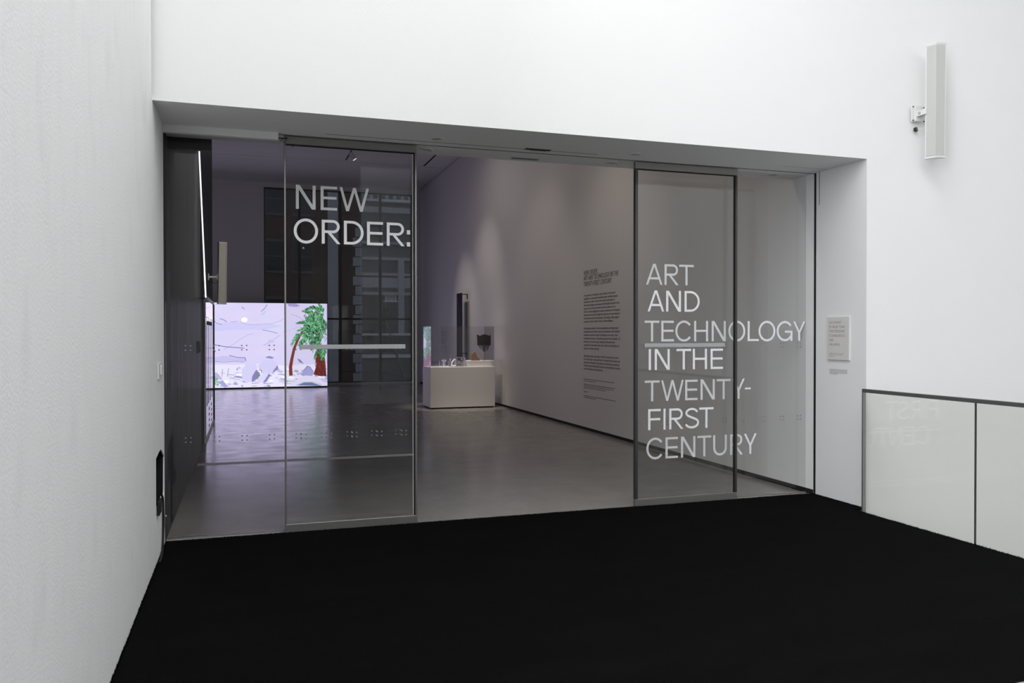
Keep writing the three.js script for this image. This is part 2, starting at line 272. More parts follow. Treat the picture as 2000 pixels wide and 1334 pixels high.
// glossy framed panel with black bars, on the far end of the dark wall
{
  const z0 = -9.85, z1 = -6.62, t = thing('wall_panel', 'tall polished panel with four upright black bars on the dark wall beside the screen', 'panel', [0, 0, 0]);
  mesh('mirror_face', bx(0.004, 0.02, 0.03, 2.14, z0 + 0.06, z1 - 0.04), M.gloss, t);
  mesh('frame', merge([bx(0.003, 0.03, 2.13, 2.175, z0, z1), bx(0.003, 0.03, 0, 2.14, z1 - 0.06, z1), bx(0.003, 0.03, 0, 0.04, z0, z1 - 0.06)]), M.plastic, t);
  mesh('dark_post', bx(0.003, 0.034, 0, 2.14, z0 - 0.08, z0 + 0.03), M.dark, t);
  for (const z of [-7.2, -7.75, -8.35, -9.05]) mesh('bar', bx(0.02, 0.0212, 0.50, 1.86, z - 0.11, z + 0.11), M.black, t);
  mesh('bar_header', bx(0.02, 0.0214, 1.74, 1.80, -9.1, -7.15), M.black, t);
  const slot = bx(0.02, 0.0212, -0.02, 0.02, -0.12, 0.12);
  for (let i = 0; i < 4; i++) for (const z of [-7.9, -8.8]) { const o = mesh('vent_hole', slot, M.black, t); o.position.set(0, 0.13 + i * 0.09, z); }
}

// ------------------------------------------------------------------ lettering
const HT = 0.022;                                                    // stroke width in metres
const bar = (x0, y0, x1, y1) => poly([[x0, y0], [x1, y0], [x1, y1], [x0, y1]]);
function slant(xa, ya, xb, yb, t) { const h = t * Math.hypot(xb - xa, yb - ya) / Math.abs(yb - ya) / 2; return poly([[xa - h, ya], [xa + h, ya], [xb + h, yb], [xb - h, yb]]); }
function ring(cx, cy, rx, ry, t, a0 = 0, a1 = 2 * Math.PI, n = 48) {
  const full = Math.abs(a1 - a0) > 6.28, o = [], i = [];
  for (let k = 0; k <= n; k++) { const a = a0 + (a1 - a0) * k / n; o.push([cx + rx * Math.cos(a), cy + ry * Math.sin(a)]); i.push([cx + (rx - t) * Math.cos(a), cy + (ry - t) * Math.sin(a)]); }
  if (!full) return poly([...o, ...i.reverse()]);
  const s = poly(o.slice(0, n)), h = new THREE.Path(); i.slice(0, n).reverse().forEach(([x, y], k) => (k ? h.lineTo(x, y) : h.moveTo(x, y))); h.closePath(); s.holes.push(h); return s;
}
function ribbon(pts, t) {
  const l = [], r = [];
  pts.forEach((p, i) => { const a = pts[Math.max(0, i - 1)], b = pts[Math.min(pts.length - 1, i + 1)], d = Math.hypot(b[0] - a[0], b[1] - a[1]), nx = -(b[1] - a[1]) / d * t / 2, ny = (b[0] - a[0]) / d * t / 2; l.push([p[0] + nx, p[1] + ny]); r.push([p[0] - nx, p[1] - ny]); });
  return poly([...l, ...r.reverse()]);
}
function glyph(c, w, h, t) {
  const P = Math.PI, sx = 1.12;   // sideways strokes are a touch wider
  const v = t * sx;
  switch (c) {
    case 'N': { const k = v / 2 * 1.15; return [bar(0, 0, v, h), bar(w - v, 0, w, h), poly([[0, h], [v * 1.25, h], [w, 0], [w - v * 1.25, 0]])]; }
    case 'E': return [bar(0, 0, v, h), bar(v, 0, w, t), bar(v, h - t, w, h), bar(v, h * 0.515 - t / 2, w * 0.965, h * 0.515 + t / 2)];
    case 'F': return [bar(0, 0, v, h), bar(v, h - t, w, h), bar(v, h * 0.515 - t / 2, w * 0.965, h * 0.515 + t / 2)];
    case 'T': return [bar(0, h - t, w, h), bar(w / 2 - v / 2, 0, w / 2 + v / 2, h - t)];
    case 'L': return [bar(0, 0, v, h), bar(v, 0, w, t)];
    case 'H': return [bar(0, 0, v, h), bar(w - v, 0, w, h), bar(v, h * 0.51 - t / 2, w - v, h * 0.51 + t / 2)];
    case 'I': return [bar(0, 0, w, h)];
    case '-': return [bar(0, h * 0.46, w, h * 0.46 + t * 0.85)];
    case ':': return [bar(0, 0, w, w * 1.25), bar(0, h * 0.52, w, h * 0.52 + w * 1.25)];
    case 'W': { const k = v * 0.55; return [slant(k, h, w * 0.27, 0, t), slant(w * 0.27, 0, w * 0.5, h, t), slant(w * 0.5, h, w * 0.73, 0, t), slant(w * 0.73, 0, w - k, h, t)]; }
    case 'A': { const k = v * 0.57; return [slant(k, 0, w / 2 - v * 0.1, h, t), slant(w - k, 0, w / 2 + v * 0.1, h, t), bar(w * 0.22, h * 0.255, w * 0.78, h * 0.255 + t)]; }
    case 'Y': { const k = v * 0.6; return [slant(k, h, w / 2, h * 0.42, t), slant(w - k, h, w / 2, h * 0.42, t), bar(w / 2 - v / 2, 0, w / 2 + v / 2, h * 0.46)]; }
    case 'O': return [ring(w / 2, h / 2, w / 2, h / 2 + 0.004, t * 1.05)];
    case 'C': return [ring(w * 0.53, h / 2, w * 0.53, h / 2 + 0.003, t * 1.05, P * 0.21, P * 1.79)];
    case 'G': return [ring(w * 0.52, h / 2, w * 0.52, h / 2 + 0.003, t * 1.05, P * 0.2, P * 1.93), bar(w * 0.52, h * 0.42, w, h * 0.42 + t), bar(w - v, 0, w, h * 0.42)];
    case 'D': { const r = Math.min(h / 2, w * 0.62); return [bar(0, 0, v, h), bar(v, 0, w - r, t), bar(v, h - t, w - r, h), ring(w - r, h / 2, r, h / 2, t * 1.02, -P / 2, P / 2)]; }
    case 'R': { const r = h * 0.275; return [bar(0, 0, v, h), bar(v, h - t, w * 0.94 - r, h), bar(v, h - 2 * r, w * 0.94 - r, h - 2 * r + t), ring(w * 0.94 - r, h - r, r, r, t * 1.02, -P / 2, P / 2), slant(w * 0.36, h - 2 * r + t * 0.4, w - v * 0.72, 0, t)]; }
    case 'U': { const r = w / 2; return [bar(0, r, v, h), bar(w - v, r, w, h), ring(w / 2, r, r, r, v, P, 2 * P)]; }
    case 'S': { const p = [], rt = h * 0.245, rx = w / 2 - t / 2, q = t / 2, yb = h * 0.265;
      for (let k = 0; k <= 16; k++) { const a = P * (0.12 + 0.80 * k / 16); p.push([w / 2 + rx * 0.94 * Math.cos(a), h - q - rt + rt * Math.sin(a)]); }
      const top = p[p.length - 1], A = [w / 2 - rx * 0.9, h - q - rt * 1.5], B = [w / 2, h * 0.515], C = [w / 2 + rx * 0.96, yb + q + 0.02];
      const mid = new THREE.CubicBezierCurve(new THREE.Vector2(...top), new THREE.Vector2(top[0] - 0.004, h - rt * 1.95), new THREE.Vector2(w + 0.005, h * 0.52), new THREE.Vector2(w / 2 + rx, yb)).getPoints(22);
      mid.slice(1).forEach((m) => p.push([m.x, m.y]));
      for (let k = 1; k <= 20; k++) { const a = -P * (0.92 * k / 20); p.push([w / 2 + rx * Math.cos(a), yb + (yb - q) * Math.sin(a)]); }
      return [ribbon(p, t)]; }
  }
}
const LINES = [
  ['F', 'NEW', 2.614, 2.809, [[0.982, 1.138], [1.178, 1.311], [1.329, 1.574]]],
  ['S', 'ORDER:', 2.330, 2.523, [[0.96, 1.15], [1.179, 1.331], [1.356, 1.515], [1.543, 1.675], [1.706, 1.859], [1.874, 1.902]]],
  ['F', 'ART', 2.058, 2.253, [[4.142, 4.318], [4.337, 4.489], [4.493, 4.65]]],
  ['S', 'AND', 1.805, 1.999, [[4.114, 4.289], [4.308, 4.464], [4.502, 4.663]]],
  ['F', 'TECHNOLOGY', 1.526, 1.721, [[4.13, 4.284], [4.304, 4.437], [4.453, 4.627], [4.655, 4.807], [4.847, 5.003], [5.032, 5.222], [5.25, 5.377], [5.374, 5.568], [5.585, 5.769], [5.776, 5.925]]],
  ['S', 'INTHE', 1.263, 1.456, [[4.128, 4.151], [4.19, 4.346], [4.417, 4.572], [4.591, 4.743], [4.783, 4.918]]],
  ['F', 'TWENTY-', 0.965, 1.160, [[4.131, 4.286], [4.301, 4.545], [4.559, 4.693], [4.726, 4.882], [4.904, 5.058], [5.075, 5.22], [5.22, 5.287]]],
  ['S', 'FIRST', 0.706, 0.900, [[4.123, 4.252], [4.282, 4.303], [4.342, 4.493], [4.506, 4.658], [4.661, 4.816]]],
  ['F', 'CENTURY', 0.421, 0.620, [[4.149, 4.325], [4.35, 4.482], [4.515, 4.67], [4.691, 4.844], [4.865, 5.017], [5.054, 5.199], [5.208, 5.357]]],
];
function letters(parent, layer, left, zFront) {
  for (const [pl, word, y0, y1, xs] of LINES) {
    if (pl !== layer || (xs[0][0] < 3) !== left) continue;
    [...word].forEach((c, i) => {
      const [x0, x1] = xs[i], g = merge(glyph(c, x1 - x0, y1 - y0, left ? HT * 0.96 : HT * 0.92).map((s, k) => extrude(s, 0.001 + 0.00018 * k)));
      const o = mesh('letter', g, M.vinyl, parent); o.position.set(x0, y0, zFront);
    });
  }
}
function dots(parent, xs, y, z) {
  for (const x of xs) { const a = []; for (const dx of [0, 0.037]) for (const dy of [0, -0.034]) a.push(rb(0.011, 0.010, 0.0015, 0.0005, x + dx, y + dy, z)); mesh('marker_dots', merge(a), M.dot, parent); }
}
// fixed glass behind the sliding leaves
{
  const ZF = -0.827, XL = [0.145, 0.355, 0.562, 0.772, 0.979, 1.181, 1.388, 1.591, 1.793];
  const w = frame('window_1');
  const g = mesh('glass_pane', bx(0.004, 1.937, 0.004, S - 0.001, ZF - 0.01, ZF), M.glass, w);
  letters(g, 'F', true, ZF + 0.0003);
  dots(g, XL, 0.787, ZF + 0.001); dots(g, XL, 1.507, ZF + 0.001);
  mesh('floor_channel', bx(0.004, 1.937, 0, 0.012, ZF - 0.02, ZF + 0.01), M.steelEdge, w);
  mesh('edge_seal', bx(1.937, 1.943, 0.004, S - 0.001, ZF - 0.01, ZF), M.plastic, w);
  const XR = [4.122, 4.340, 4.552, 4.761, 4.973, 5.195, 5.41, 5.63, 5.83];
  const v = frame('window_2');
  const h = mesh('glass_pane', bx(4.05, W - 0.006, 0.004, S - 0.001, ZF - 0.01, ZF), M.glass, v);
  letters(h, 'F', false, ZF + 0.0003);
  dots(h, XR, 0.777, ZF + 0.001); dots(h, XR, 1.50, ZF + 0.001);
  mesh('floor_channel', bx(4.05, W - 0.006, 0, 0.012, ZF - 0.02, ZF + 0.01), M.steelEdge, v);
}
// sliding leaves, pushed open in front of the fixed glass
function slider(x0, x1, left, stile) {
  const d = frame('door_' + (left ? 1 : 2)), z0 = -0.765, z1 = -0.725, [a, b] = stile;
  const sm = left ? M.steel : M.steelDark;
  mesh('bottom_rail', rb(x1 - x0, 0.066, z1 - z0, 0.003, (x0 + x1) / 2, 0.043, (z0 + z1) / 2), M.steel, d);
  mesh('top_rail', rb(x1 - x0, 0.062, z1 - z0, 0.003, (x0 + x1) / 2, S - 0.036, (z0 + z1) / 2), M.steel, d);
  mesh('stile', rb(a, S - 0.145, z1 - z0, 0.003, x0 + a / 2, S / 2 + 0.004, (z0 + z1) / 2), sm, d);
  mesh('stile', rb(b, S - 0.145, z1 - z0, 0.003, x1 - b / 2, S / 2 + 0.004, (z0 + z1) / 2), sm, d);
  mesh('gasket', merge([bx(x0 + a, x1 - b, S - 0.075, S - 0.067, z0 + 0.012, z1 - 0.004), bx(x1 - b - 0.006, x1 - b, 0.076, S - 0.067, z0 + 0.012, z1 - 0.006)]), M.black, d);
  const p = mesh('glass_pane', bx(x0 + a, x1 - b, 0.07, S - 0.066, -0.751, -0.743), M.glass, d);
  letters(p, 'S', left, -0.7427);
  if (left) dots(p, [1.015, 1.216, 1.418, 1.624, 1.828], 0.79, -0.742);
  const [h0, h1] = left ? [1.005, 1.858] : [4.082, 4.935];
  mesh('handle_bar', rb(h1 - h0, 0.036, 0.012, 0.003, (h0 + h1) / 2, left ? 1.494 : 1.491, -0.7365), M.frost, d);
}
slider(0.886, 1.955, true, [0.013, 0.016]);
slider(3.982, 5.066, false, [0.028, 0.022]);

// ------------------------------------------------------------------ balustrade at the edge of the atrium
{
  const t = thing('glass_balustrade', 'frameless glass balustrade with a slim dark handrail beside the carpet', 'balustrade', [5.832, 0, 0]);
  const edges = [0.098, 1.252, 2.40, 3.55, 4.7, 5.85, 7.0, 8.15];
  for (let i = 0; i < 7; i++) mesh('glass_panel', bx(-0.008, 0.008, -0.12, 1.075, edges[i] + 0.004, edges[i + 1] - 0.004), M.balGlass, t);
  for (let i = 1; i < 7; i++) mesh('joint_seal', bx(-0.007, 0.007, -0.12, 1.075, edges[i] - 0.0035, edges[i] + 0.0035), M.charcoal, t);
  mesh('handrail', rb(0.032, 0.032, 8.1, 0.004, 0, 1.09, 0.078 + 4.05), M.railMetal, t);
  mesh('end_channel', rb(0.03, 1.19, 0.018, 0.003, 0, 0.48, 0.087), M.steel, t);
}

// ------------------------------------------------------------------ column loudspeakers
function speaker(label, pos, yaw, tilt, plateGap) {
  const t = thing('column_speaker', label, 'speaker', pos, yaw);
  const body = new THREE.Group(); body.name = 'cabinet_group';
  const HH = 1.0, outline = [[-0.072, -0.05], [0.072, -0.05], [0.083, 0.0], [0.0, 0.05], [-0.083, 0.0]];
  const flat = (o, s) => poly(o.map(([x, y]) => [x * s, y * s]));
  const place = (g) => g.rotateX(-Math.PI / 2).translate(0, -HH / 2, 0).applyMatrix4(new THREE.Matrix4().makeRotationX(tilt));
  // the shape lies in x-y with y to the front; after turning, y becomes -z, so mirror it
  const mir = (o) => o.map(([x, y]) => [x, -y]);
  mesh('cabinet', place(extrude(flat(mir(outline), 0.985), HH)), M.plastic, t);
  const cap = extrude(flat(mir(outline), 1.04), 0.01, 0.002);
  mesh('end_cap', place(cap.clone().translate(0, 0, HH)), M.plastic, t); mesh('end_cap', place(cap.clone().translate(0, 0, -0.01)), M.plastic, t);
  for (const s of [-1, 1]) { // grille cloth on both front faces
    const g = extrude(poly([[0, 0], [s * 0.074, 0], [s * 0.074, 0.004], [0, 0.004]].map(([x, y]) => { const k = Math.abs(x) / 0.083; return [x, -(0.05 - 0.05 * k + y)]; })), HH - 0.02).translate(0, 0, 0.01);
    mesh('grille', place(g), M.grille, t);
  }
  return t;
}
{
  const t = speaker('white slim column loudspeaker bracketed high on the lobby wall above the balustrade', [6.525, 3.70, 0.19], -0.72, 0.045, 0);
  const inv = (g) => { g.translate(-6.53, -3.70, -0.17); return g.applyMatrix4(new THREE.Matrix4().makeRotationY(0.72)); };
  mesh('wall_plate', inv(rb(0.15, 0.145, 0.012, 0.004, 6.49, 3.62, 0.008)), M.plastic, t);
  mesh('plate_rib', inv(rb(0.07, 0.14, 0.02, 0.004, 6.48, 3.62, 0.018)), M.plastic, t);
  for (const [x, y] of [[6.428, 3.683], [6.552, 3.683], [6.428, 3.558], [6.552, 3.558]]) mesh('bolt', inv(cyl(0.006, 0.008, 10).rotateX(Math.PI / 2).translate(x, y, 0.016)), M.indigo, t);
  mesh('arm', inv(merge([rb(0.018, 0.05, 0.12, 0.004, 6.465, 3.615, 0.07), rb(0.018, 0.05, 0.12, 0.004, 6.515, 3.615, 0.07), rb(0.07, 0.05, 0.02, 0.004, 6.49, 3.62, 0.118)])), M.plastic, t);
  mesh('knuckle', inv(cyl(0.014, 0.075, 16).rotateZ(Math.PI / 2).translate(6.49, 3.615, 0.06)), M.frost, t);
  mesh('socket', inv(merge([cyl(0.022, 0.012, 20).rotateX(Math.PI / 2).translate(6.468, 3.478, 0.006), cyl(0.013, 0.02, 16).rotateX(Math.PI / 2).translate(6.468, 3.478, 0.012)])), M.steelDark, t);
  mesh('cable', inv(tube([[6.468, 3.478, 0.02], [6.49, 3.475, 0.05], [6.51, 3.485, 0.08], [6.53, 3.50, 0.10]], 0.003)), M.plastic, t);
  const g = speaker('grey column loudspeaker bracketed to the dark wall above the left end of the screen', [0.228, 2.60, -8.2], 0.75, 0.02, 0);
  const un = (q) => q.translate(-0.228, -2.60, 8.2).applyMatrix4(new THREE.Matrix4().makeRotationY(-0.75));
  mesh('arm', un(merge([rb(0.15, 0.03, 0.03, 0.006, 0.085, 2.535, -8.2), rb(0.03, 0.09, 0.05, 0.006, 0.15, 2.535, -8.2)])), M.plastic, g);
  mesh('wall_plate', un(rb(0.012, 0.11, 0.11, 0.003, 0.007, 2.535, -8.2)), M.plastic, g);
  mesh('cable', un(tube([[0.012, 2.44, -8.2], [0.06, 2.45, -8.19], [0.11, 2.435, -8.2], [0.15, 2.47, -8.2]], 0.004)), M.dark, g);
}

// ------------------------------------------------------------------ print: canvases
function canvas(w, h, draw) { const c = document.createElement('canvas'); c.width = w; c.height = h; const x = c.getContext('2d'); draw(x, w, h); const t = new THREE.CanvasTexture(c); t.anisotropy = 8; t.magFilter = THREE.LinearFilter; return t; }
function squeeze(x, s, px, py, maxw) { x.save(); const m = x.measureText(s).width; x.translate(px, py); if (m > maxw) x.scale(maxw / m, 1); x.fillText(s, 0, 0); x.restore(); }
// a plane on the wall x = W, seen from the left: u runs towards +z
function wallPlane(zFar, zNear, y0, y1, off) {
  const g = new THREE.PlaneGeometry(zNear - zFar, y1 - y0); g.rotateY(-Math.PI / 2); return g.translate(W - off, (y0 + y1) / 2, (zFar + zNear) / 2);
}
{ // introduction text applied to the gallery wall
  const title = ['NEW ORDER:', 'ART AND TECHNOLOGY IN THE', 'TWENTY-FIRST CENTURY'];
  const p1 = ['Today, when technology can seem utterly smooth and', 'weightless—composed of invisible waves, wireless signals,', 'and abstract codes—New Order explores the ways in', 'which technological processes are still stubbornly tied to the', 'physical world. Drawn entirely from the collection, the', 'works included highlight the uneasy coexistence of intelligent', 'networks and worn stuff, high-tech systems and raw materials,', 'the fabricated and the handmade. Technology, they suggest,', 'is always mired in matter, friction, and breakdown.'];
  const p2 = ['Presenting a number of recent acquisitions and large-scale', 'installations never before shown at the Museum, the exhibition', 'showcases a diverse range of techniques and media, from', 'live digital simulation to industrial vacuum-formed plastic, 3D', 'printing, and ultrasonic gel. Reveling in the weird and', 'unexpected, these works give rise to hybrid constellations of', 'things and bodies and data.'];
  const p3 = ['New Order looks at the ways in which contemporary artists', 'use—and misuse—code and forms. The show features works that', 'push and challenge the boundaries of technology: operating,', 'endlessly experimenting with materials, and ultimately inventing', 'novel techniques and substances.'];
  const H = 2048, Wd = 1024, tex = canvas(Wd, H, (x) => {
    x.fillStyle = '#000'; x.fillRect(0, 0, Wd, H); x.fillStyle = '#fff';
    const Y = (py) => (py - 10) / 1324 * H;   // rows measured on the zoomed photograph
    x.font = '92px sans-serif'; [[100, 0.40], [150, 0.93], [205, 0.76]].forEach(([py, w], i) => { const m = x.measureText(title[i]).width; x.save(); x.translate(10, Y(py - 3)); x.scale(Wd * w / m, 1); x.fillText(title[i], 0, 0); x.restore(); });
    x.font = '36px sans-serif';
    const para = (a, y0, dy) => a.forEach((s, i) => squeeze(x, s, 10, Y(y0 + dy * i), Wd * 0.97));
    para(p1, 298, 30.8); para(p2, 608, 31.5); para(p3, 868, 30.5);
    x.font = '18px sans-serif';
    const small = (n, y, last) => { for (let i = 0; i < n; i++) { let s = ''; const len = i === n - 1 ? last : 105; while (s.length < len) s += ['organized ', 'by the ', 'department ', 'of ', 'painting ', 'and ', 'support ', 'for the ', 'exhibition ', 'is ', 'provided '][Math.floor(rnd() * 11)]; squeeze(x, s.slice(0, len), 10, Y(y + i * 17), Wd * 0.97 * len / 105); } };
    small(2, 1082, 46); small(3, 1132, 80); small(1, 1202, 16); small(2, 1240, 40);
  });
  tag(mesh('wall_text', wallPlane(-6.47, -5.05, 0.40, 2.72, 0.0015), std({ color: lin(0.035, 0.02, 0.035), alphaMap: tex, transparent: true, roughness: 0.8 })), 'tall column of small dark introduction lettering applied to the long gallery wall', 'wall text');
}
{ // occupancy sign on the right jamb
  const tex = canvas(512, 704, (x, w, h) => {
    x.fillStyle = '#d9d8d4'; x.fillRect(0, 0, w, h); x.fillStyle = '#8c6f6c'; x.font = '56px sans-serif';
    ['OCCUPANCY', 'BY MORE THAN', '798 PERSONS', 'IS DANGEROUS', 'AND', 'UNLAWFUL'].forEach((s, i) => { const ww = [0.60, 0.75, 0.75, 0.75, 0.21, 0.54][i] * w, m = x.measureText(s).width; x.save(); x.translate(42, 98 + i * 74.5); x.scale(ww / m, i === 2 ? 1.12 : 1); x.fillText(s, 0, 0); x.restore(); });
    x.font = '19px sans-serif'; ['COMMISSIONER, DEPARTMENT OF BUILDINGS', 'CERTIFICATE OF OCCUPANCY NUMBER', 'CITY OF NEW YORK'].forEach((s, i) => squeeze(x, s, 42, 608 + i * 24, [0.71, 0.68, 0.28][i] * w));
  });
  const t = thing('occupancy_sign', 'pale occupancy notice with red grey capitals mounted on the white right jamb', 'sign', [0, 0, 0]);
  tex.colorSpace = THREE.SRGBColorSpace;
  mesh('board', rb(0.014, 0.412, 0.298, 0.002, W - 0.007, 1.553, -0.352), M.plastic, t);
  mesh('printed_face', wallPlane(-0.497, -0.213, 1.352, 1.748, 0.0148), std({ map: tex, roughness: 0.6 }), t);
  const s2 = canvas(512, 128, (x, w, h) => { x.fillStyle = '#000'; x.fillRect(0, 0, w, h); x.fillStyle = '#fff'; x.font = '22px sans-serif'; ['Photography is permitted for personal use only, without flash', 'or tripods. Please do not touch the works of art on view', 'and keep a safe distance from the displays. Certain works', 'may include flashing lights and sound. Please ask the staff', 'for further information.'].forEach((s, i) => squeeze(x, s, 2, 22 + i * 24, w * (i === 4 ? 0.42 : 0.98))); });
  tag(mesh('notice_text', wallPlane(-0.483, -0.24, 1.205, 1.262, 0.0012), std({ color: lin(0.12, 0.12, 0.13), alphaMap: s2, transparent: true, roughness: 0.8 })), 'five lines of tiny grey lettering applied to the white jamb below the occupancy notice', 'wall text');
}
// small things on the left wall
{
  const t = thing('wall_switch', 'small white switch plate on the left wall beside the dark doors', 'switch', [0, 1.335, -0.34]);
  mesh('plate', rb(0.010, 0.115, 0.20, 0.004, 0.005, 0, 0), M.plastic, t);
  mesh('rocker', rb(0.016, 0.07, 0.07, 0.006, 0.012, 0.005, -0.04), M.plastic, t);
  const b = thing('door_latch', 'small metal latch plate low on the left jamb by the carpet', 'latch', [0, 0.19, -0.66]);
  mesh('plate', rb(0.008, 0.09, 0.035, 0.002, 0.004, 0, 0), M.steel, b);
  mesh('pin', new THREE.SphereGeometry(0.008, 14, 10).translate(0.012, 0.03, -0.01), M.steelEdge, b);
  const c = thing('power_cable', 'black cable running from the ragged wall opening down to the carpet', 'cable', [0, 0, 0]);
  mesh('lead', tube([[0.006, 0.42, -0.45], [0.009, 0.39, -0.475], [0.010, 0.28, -0.50], [0.010, 0.15, -0.49], [0.012, 0.06, -0.44], [0.016, 0.018, -0.33], [0.02, 0.016, -0.1]], 0.008, 64), M.black, c);
  mesh('plug_box', rb(0.02, 0.10, 0.14, 0.006, 0.0115, 0.385, -0.20), M.black, c);
}

// ------------------------------------------------------------------ video wall
{
  const X0 = -1.65, X1 = 2.885, Y0 = 0.045, Y1 = 2.50, ZS = -18.72, wpx = 1480, hpx = 800, SUN = 3;
  // picture x and y below are in photograph-like units: u 0..1 across the part in view (x from -0.37 to X1), v 0..1 from the top
  const tex = canvas(wpx, hpx, (x) => {
    const ux = (u) => ((-0.36 + u * (X1 + 0.36)) - X0) / (X1 - X0) * wpx, vy = (v) => v * hpx;
    const P = (pts, col) => { x.fillStyle = col; x.beginPath(); pts.forEach(([u, v], i) => (i ? x.lineTo(ux(u), vy(v)) : x.moveTo(ux(u), vy(v)))); x.closePath(); x.fill(); };
    const Lw = (pts, col, w) => { x.strokeStyle = col; x.lineWidth = w; x.lineCap = 'round'; x.lineJoin = 'round'; x.beginPath(); pts.forEach(([u, v], i) => (i ? x.lineTo(ux(u), vy(v)) : x.moveTo(ux(u), vy(v)))); x.stroke(); };
    x.fillStyle = '#d9d3f6'; x.fillRect(0, 0, wpx, hpx);
    // pale sky and dune tones
    for (let k = 0; k < 260; k++) { const u = rr(-0.5, 1.02), v = rr(0, 0.62); x.fillStyle = `rgba(${200 + rnd() * 45 | 0},${196 + rnd() * 44 | 0},255,0.05)`; x.beginPath(); x.ellipse(ux(u), vy(v), rr(40, 190), rr(10, 50), rr(-0.3, 0.3), 0, 7); x.fill(); }
    P([[-0.5, 0.26], [0.03, 0.25], [0.1, 0.235], [0.2, 0.23], [0.33, 0.25], [0.5, 0.245], [0.6, 0.27], [0.45, 0.32], [0.2, 0.32], [0.05, 0.335], [-0.5, 0.34]], '#d0ccf6');
    const L = '#a6a2d8', D = '#8a86bc';
    Lw([[0.01, 0.17], [0.03, 0.23], [0.06, 0.25], [0.085, 0.255]], D, 5); Lw([[0.07, 0.19], [0.1, 0.2], [0.125, 0.225]], D, 6); Lw([[0.16, 0.225], [0.2, 0.225], [0.215, 0.215]], L, 5);
    Lw([[0.235, 0.225], [0.28, 0.25], [0.36, 0.26], [0.43, 0.25], [0.5, 0.245], [0.56, 0.225], [0.61, 0.19]], L, 3);
    Lw([[0.255, 0.05], [0.275, 0.075]], D, 6); Lw([[0.47, 0.02], [0.445, 0.07], [0.42, 0.1]], D, 6); Lw([[0.455, 0.1], [0.425, 0.14]], L, 4);
    Lw([[0.43, 0.32], [0.47, 0.33], [0.52, 0.345], [0.56, 0.36]], D, 5); Lw([[0.1, 0.55], [0.18, 0.49], [0.24, 0.43], [0.3, 0.38], [0.35, 0.365]], L, 3); Lw([[0.48, 0.45], [0.52, 0.44], [0.54, 0.42], [0.58, 0.385]], L, 4); Lw([[0.44, 0.5], [0.47, 0.485], [0.49, 0.465], [0.53, 0.46]], L, 5);
    Lw([[-0.02, 0.48], [0.06, 0.505], [0.13, 0.52], [0.22, 0.53], [0.27, 0.535]], D, 8); Lw([[0.6, 0.35], [0.7, 0.31], [0.77, 0.26]], L, 2); Lw([[0.68, 0.13], [0.74, 0.16], [0.8, 0.21]], L, 4);
    P([[0.64, 0.0], [0.66, 0.035], [0.72, 0.045], [0.76, 0.03], [0.72, 0.0]], '#a9a0d4');
    x.fillStyle = '#ffffff'; x.beginPath(); x.ellipse(ux(0.275), vy(0.20), 27, 20, 0, 0, 7); x.fill();
    // far stones
    P([[-0.5, 0.66], [0.02, 0.645], [0.08, 0.625], [0.15, 0.63], [0.2, 0.655], [0.28, 0.66], [0.3, 0.7], [0.1, 0.69], [-0.5, 0.71]], '#c9c3ee');
    Lw([[0.15, 0.62], [0.21, 0.645], [0.28, 0.65], [0.285, 0.68]], D, 8); Lw([[0.02, 0.69], [0.1, 0.7], [0.2, 0.69], [0.27, 0.7]], D, 4);
    P([[0.45, 0.65], [0.48, 0.63], [0.5, 0.635], [0.53, 0.65], [0.51, 0.665]], '#8f8cc4'); P([[0.73, 0.66], [0.76, 0.68], [0.79, 0.73], [0.75, 0.71]], '#8886bb');
    P([[-0.5, 0.72], [0.2, 0.73], [0.5, 0.72], [0.62, 0.75], [0.72, 0.74], [1.05, 0.73], [1.05, 1.01], [-0.5, 1.01]], '#e9e4fc');
    for (let k = 0; k < 150; k++) { const u = rr(-0.48, 1.0), v = rr(0.76, 0.99), w = rr(0.015, 0.07), h = rr(0.008, 0.03); P([[u, v], [u + w * 0.4, v - h], [u + w, v - h * 0.3], [u + w * 0.8, v + h * 0.5]], ['#c3bee8', '#b0abda', '#ffffff', '#d8d2f5', '#9d9ac9'][k % 5]); }
    for (let k = 0; k < 40; k++) { const u = rr(-0.48, 0.75), v = rr(0.9, 0.99); Lw([[u, v], [u + rr(0.02, 0.06), v + rr(-0.01, 0.01)]], k % 3 ? '#7fae98' : '#5c7f8c', 4); }
    // two great boulders
    P([[0.25, 0.79], [0.29, 0.72], [0.35, 0.70], [0.385, 0.75], [0.37, 0.83], [0.335, 0.93], [0.29, 0.95], [0.255, 0.9]], '#d6d0f6'); P([[0.335, 0.94], [0.34, 0.87], [0.375, 0.79], [0.40, 0.83], [0.385, 0.9]], '#8783ba');
    P([[0.39, 0.74], [0.44, 0.685], [0.51, 0.67], [0.56, 0.73], [0.55, 0.8], [0.47, 0.85], [0.425, 0.84]], '#d3cdf4'); P([[0.385, 0.75], [0.42, 0.80], [0.425, 0.84], [0.41, 0.79]], '#4a4668'); P([[0.56, 0.74], [0.565, 0.79], [0.51, 0.84], [0.53, 0.79]], '#8985bb');
    P([[0.37, 0.93], [0.42, 0.86], [0.46, 0.81], [0.48, 0.85], [0.44, 0.93], [0.40, 0.96]], '#dad4f8'); P([[0.47, 0.87], [0.48, 0.84], [0.50, 0.86], [0.46, 0.94], [0.43, 0.95]], '#8d89c0');
    P([[0.375, 0.86], [0.40, 0.83], [0.41, 0.86], [0.385, 0.9]], '#7c8a90');
    P([[0.49, 0.87], [0.50, 0.86], [0.51, 0.875]], '#4f9c5c'); Lw([[0.13, 0.845], [0.19, 0.85]], '#6fb4dc', 6); Lw([[0.09, 0.78], [0.085, 0.87]], '#4a4458', 3); Lw([[0.14, 0.77], [0.13, 0.87]], '#4a4458', 3);
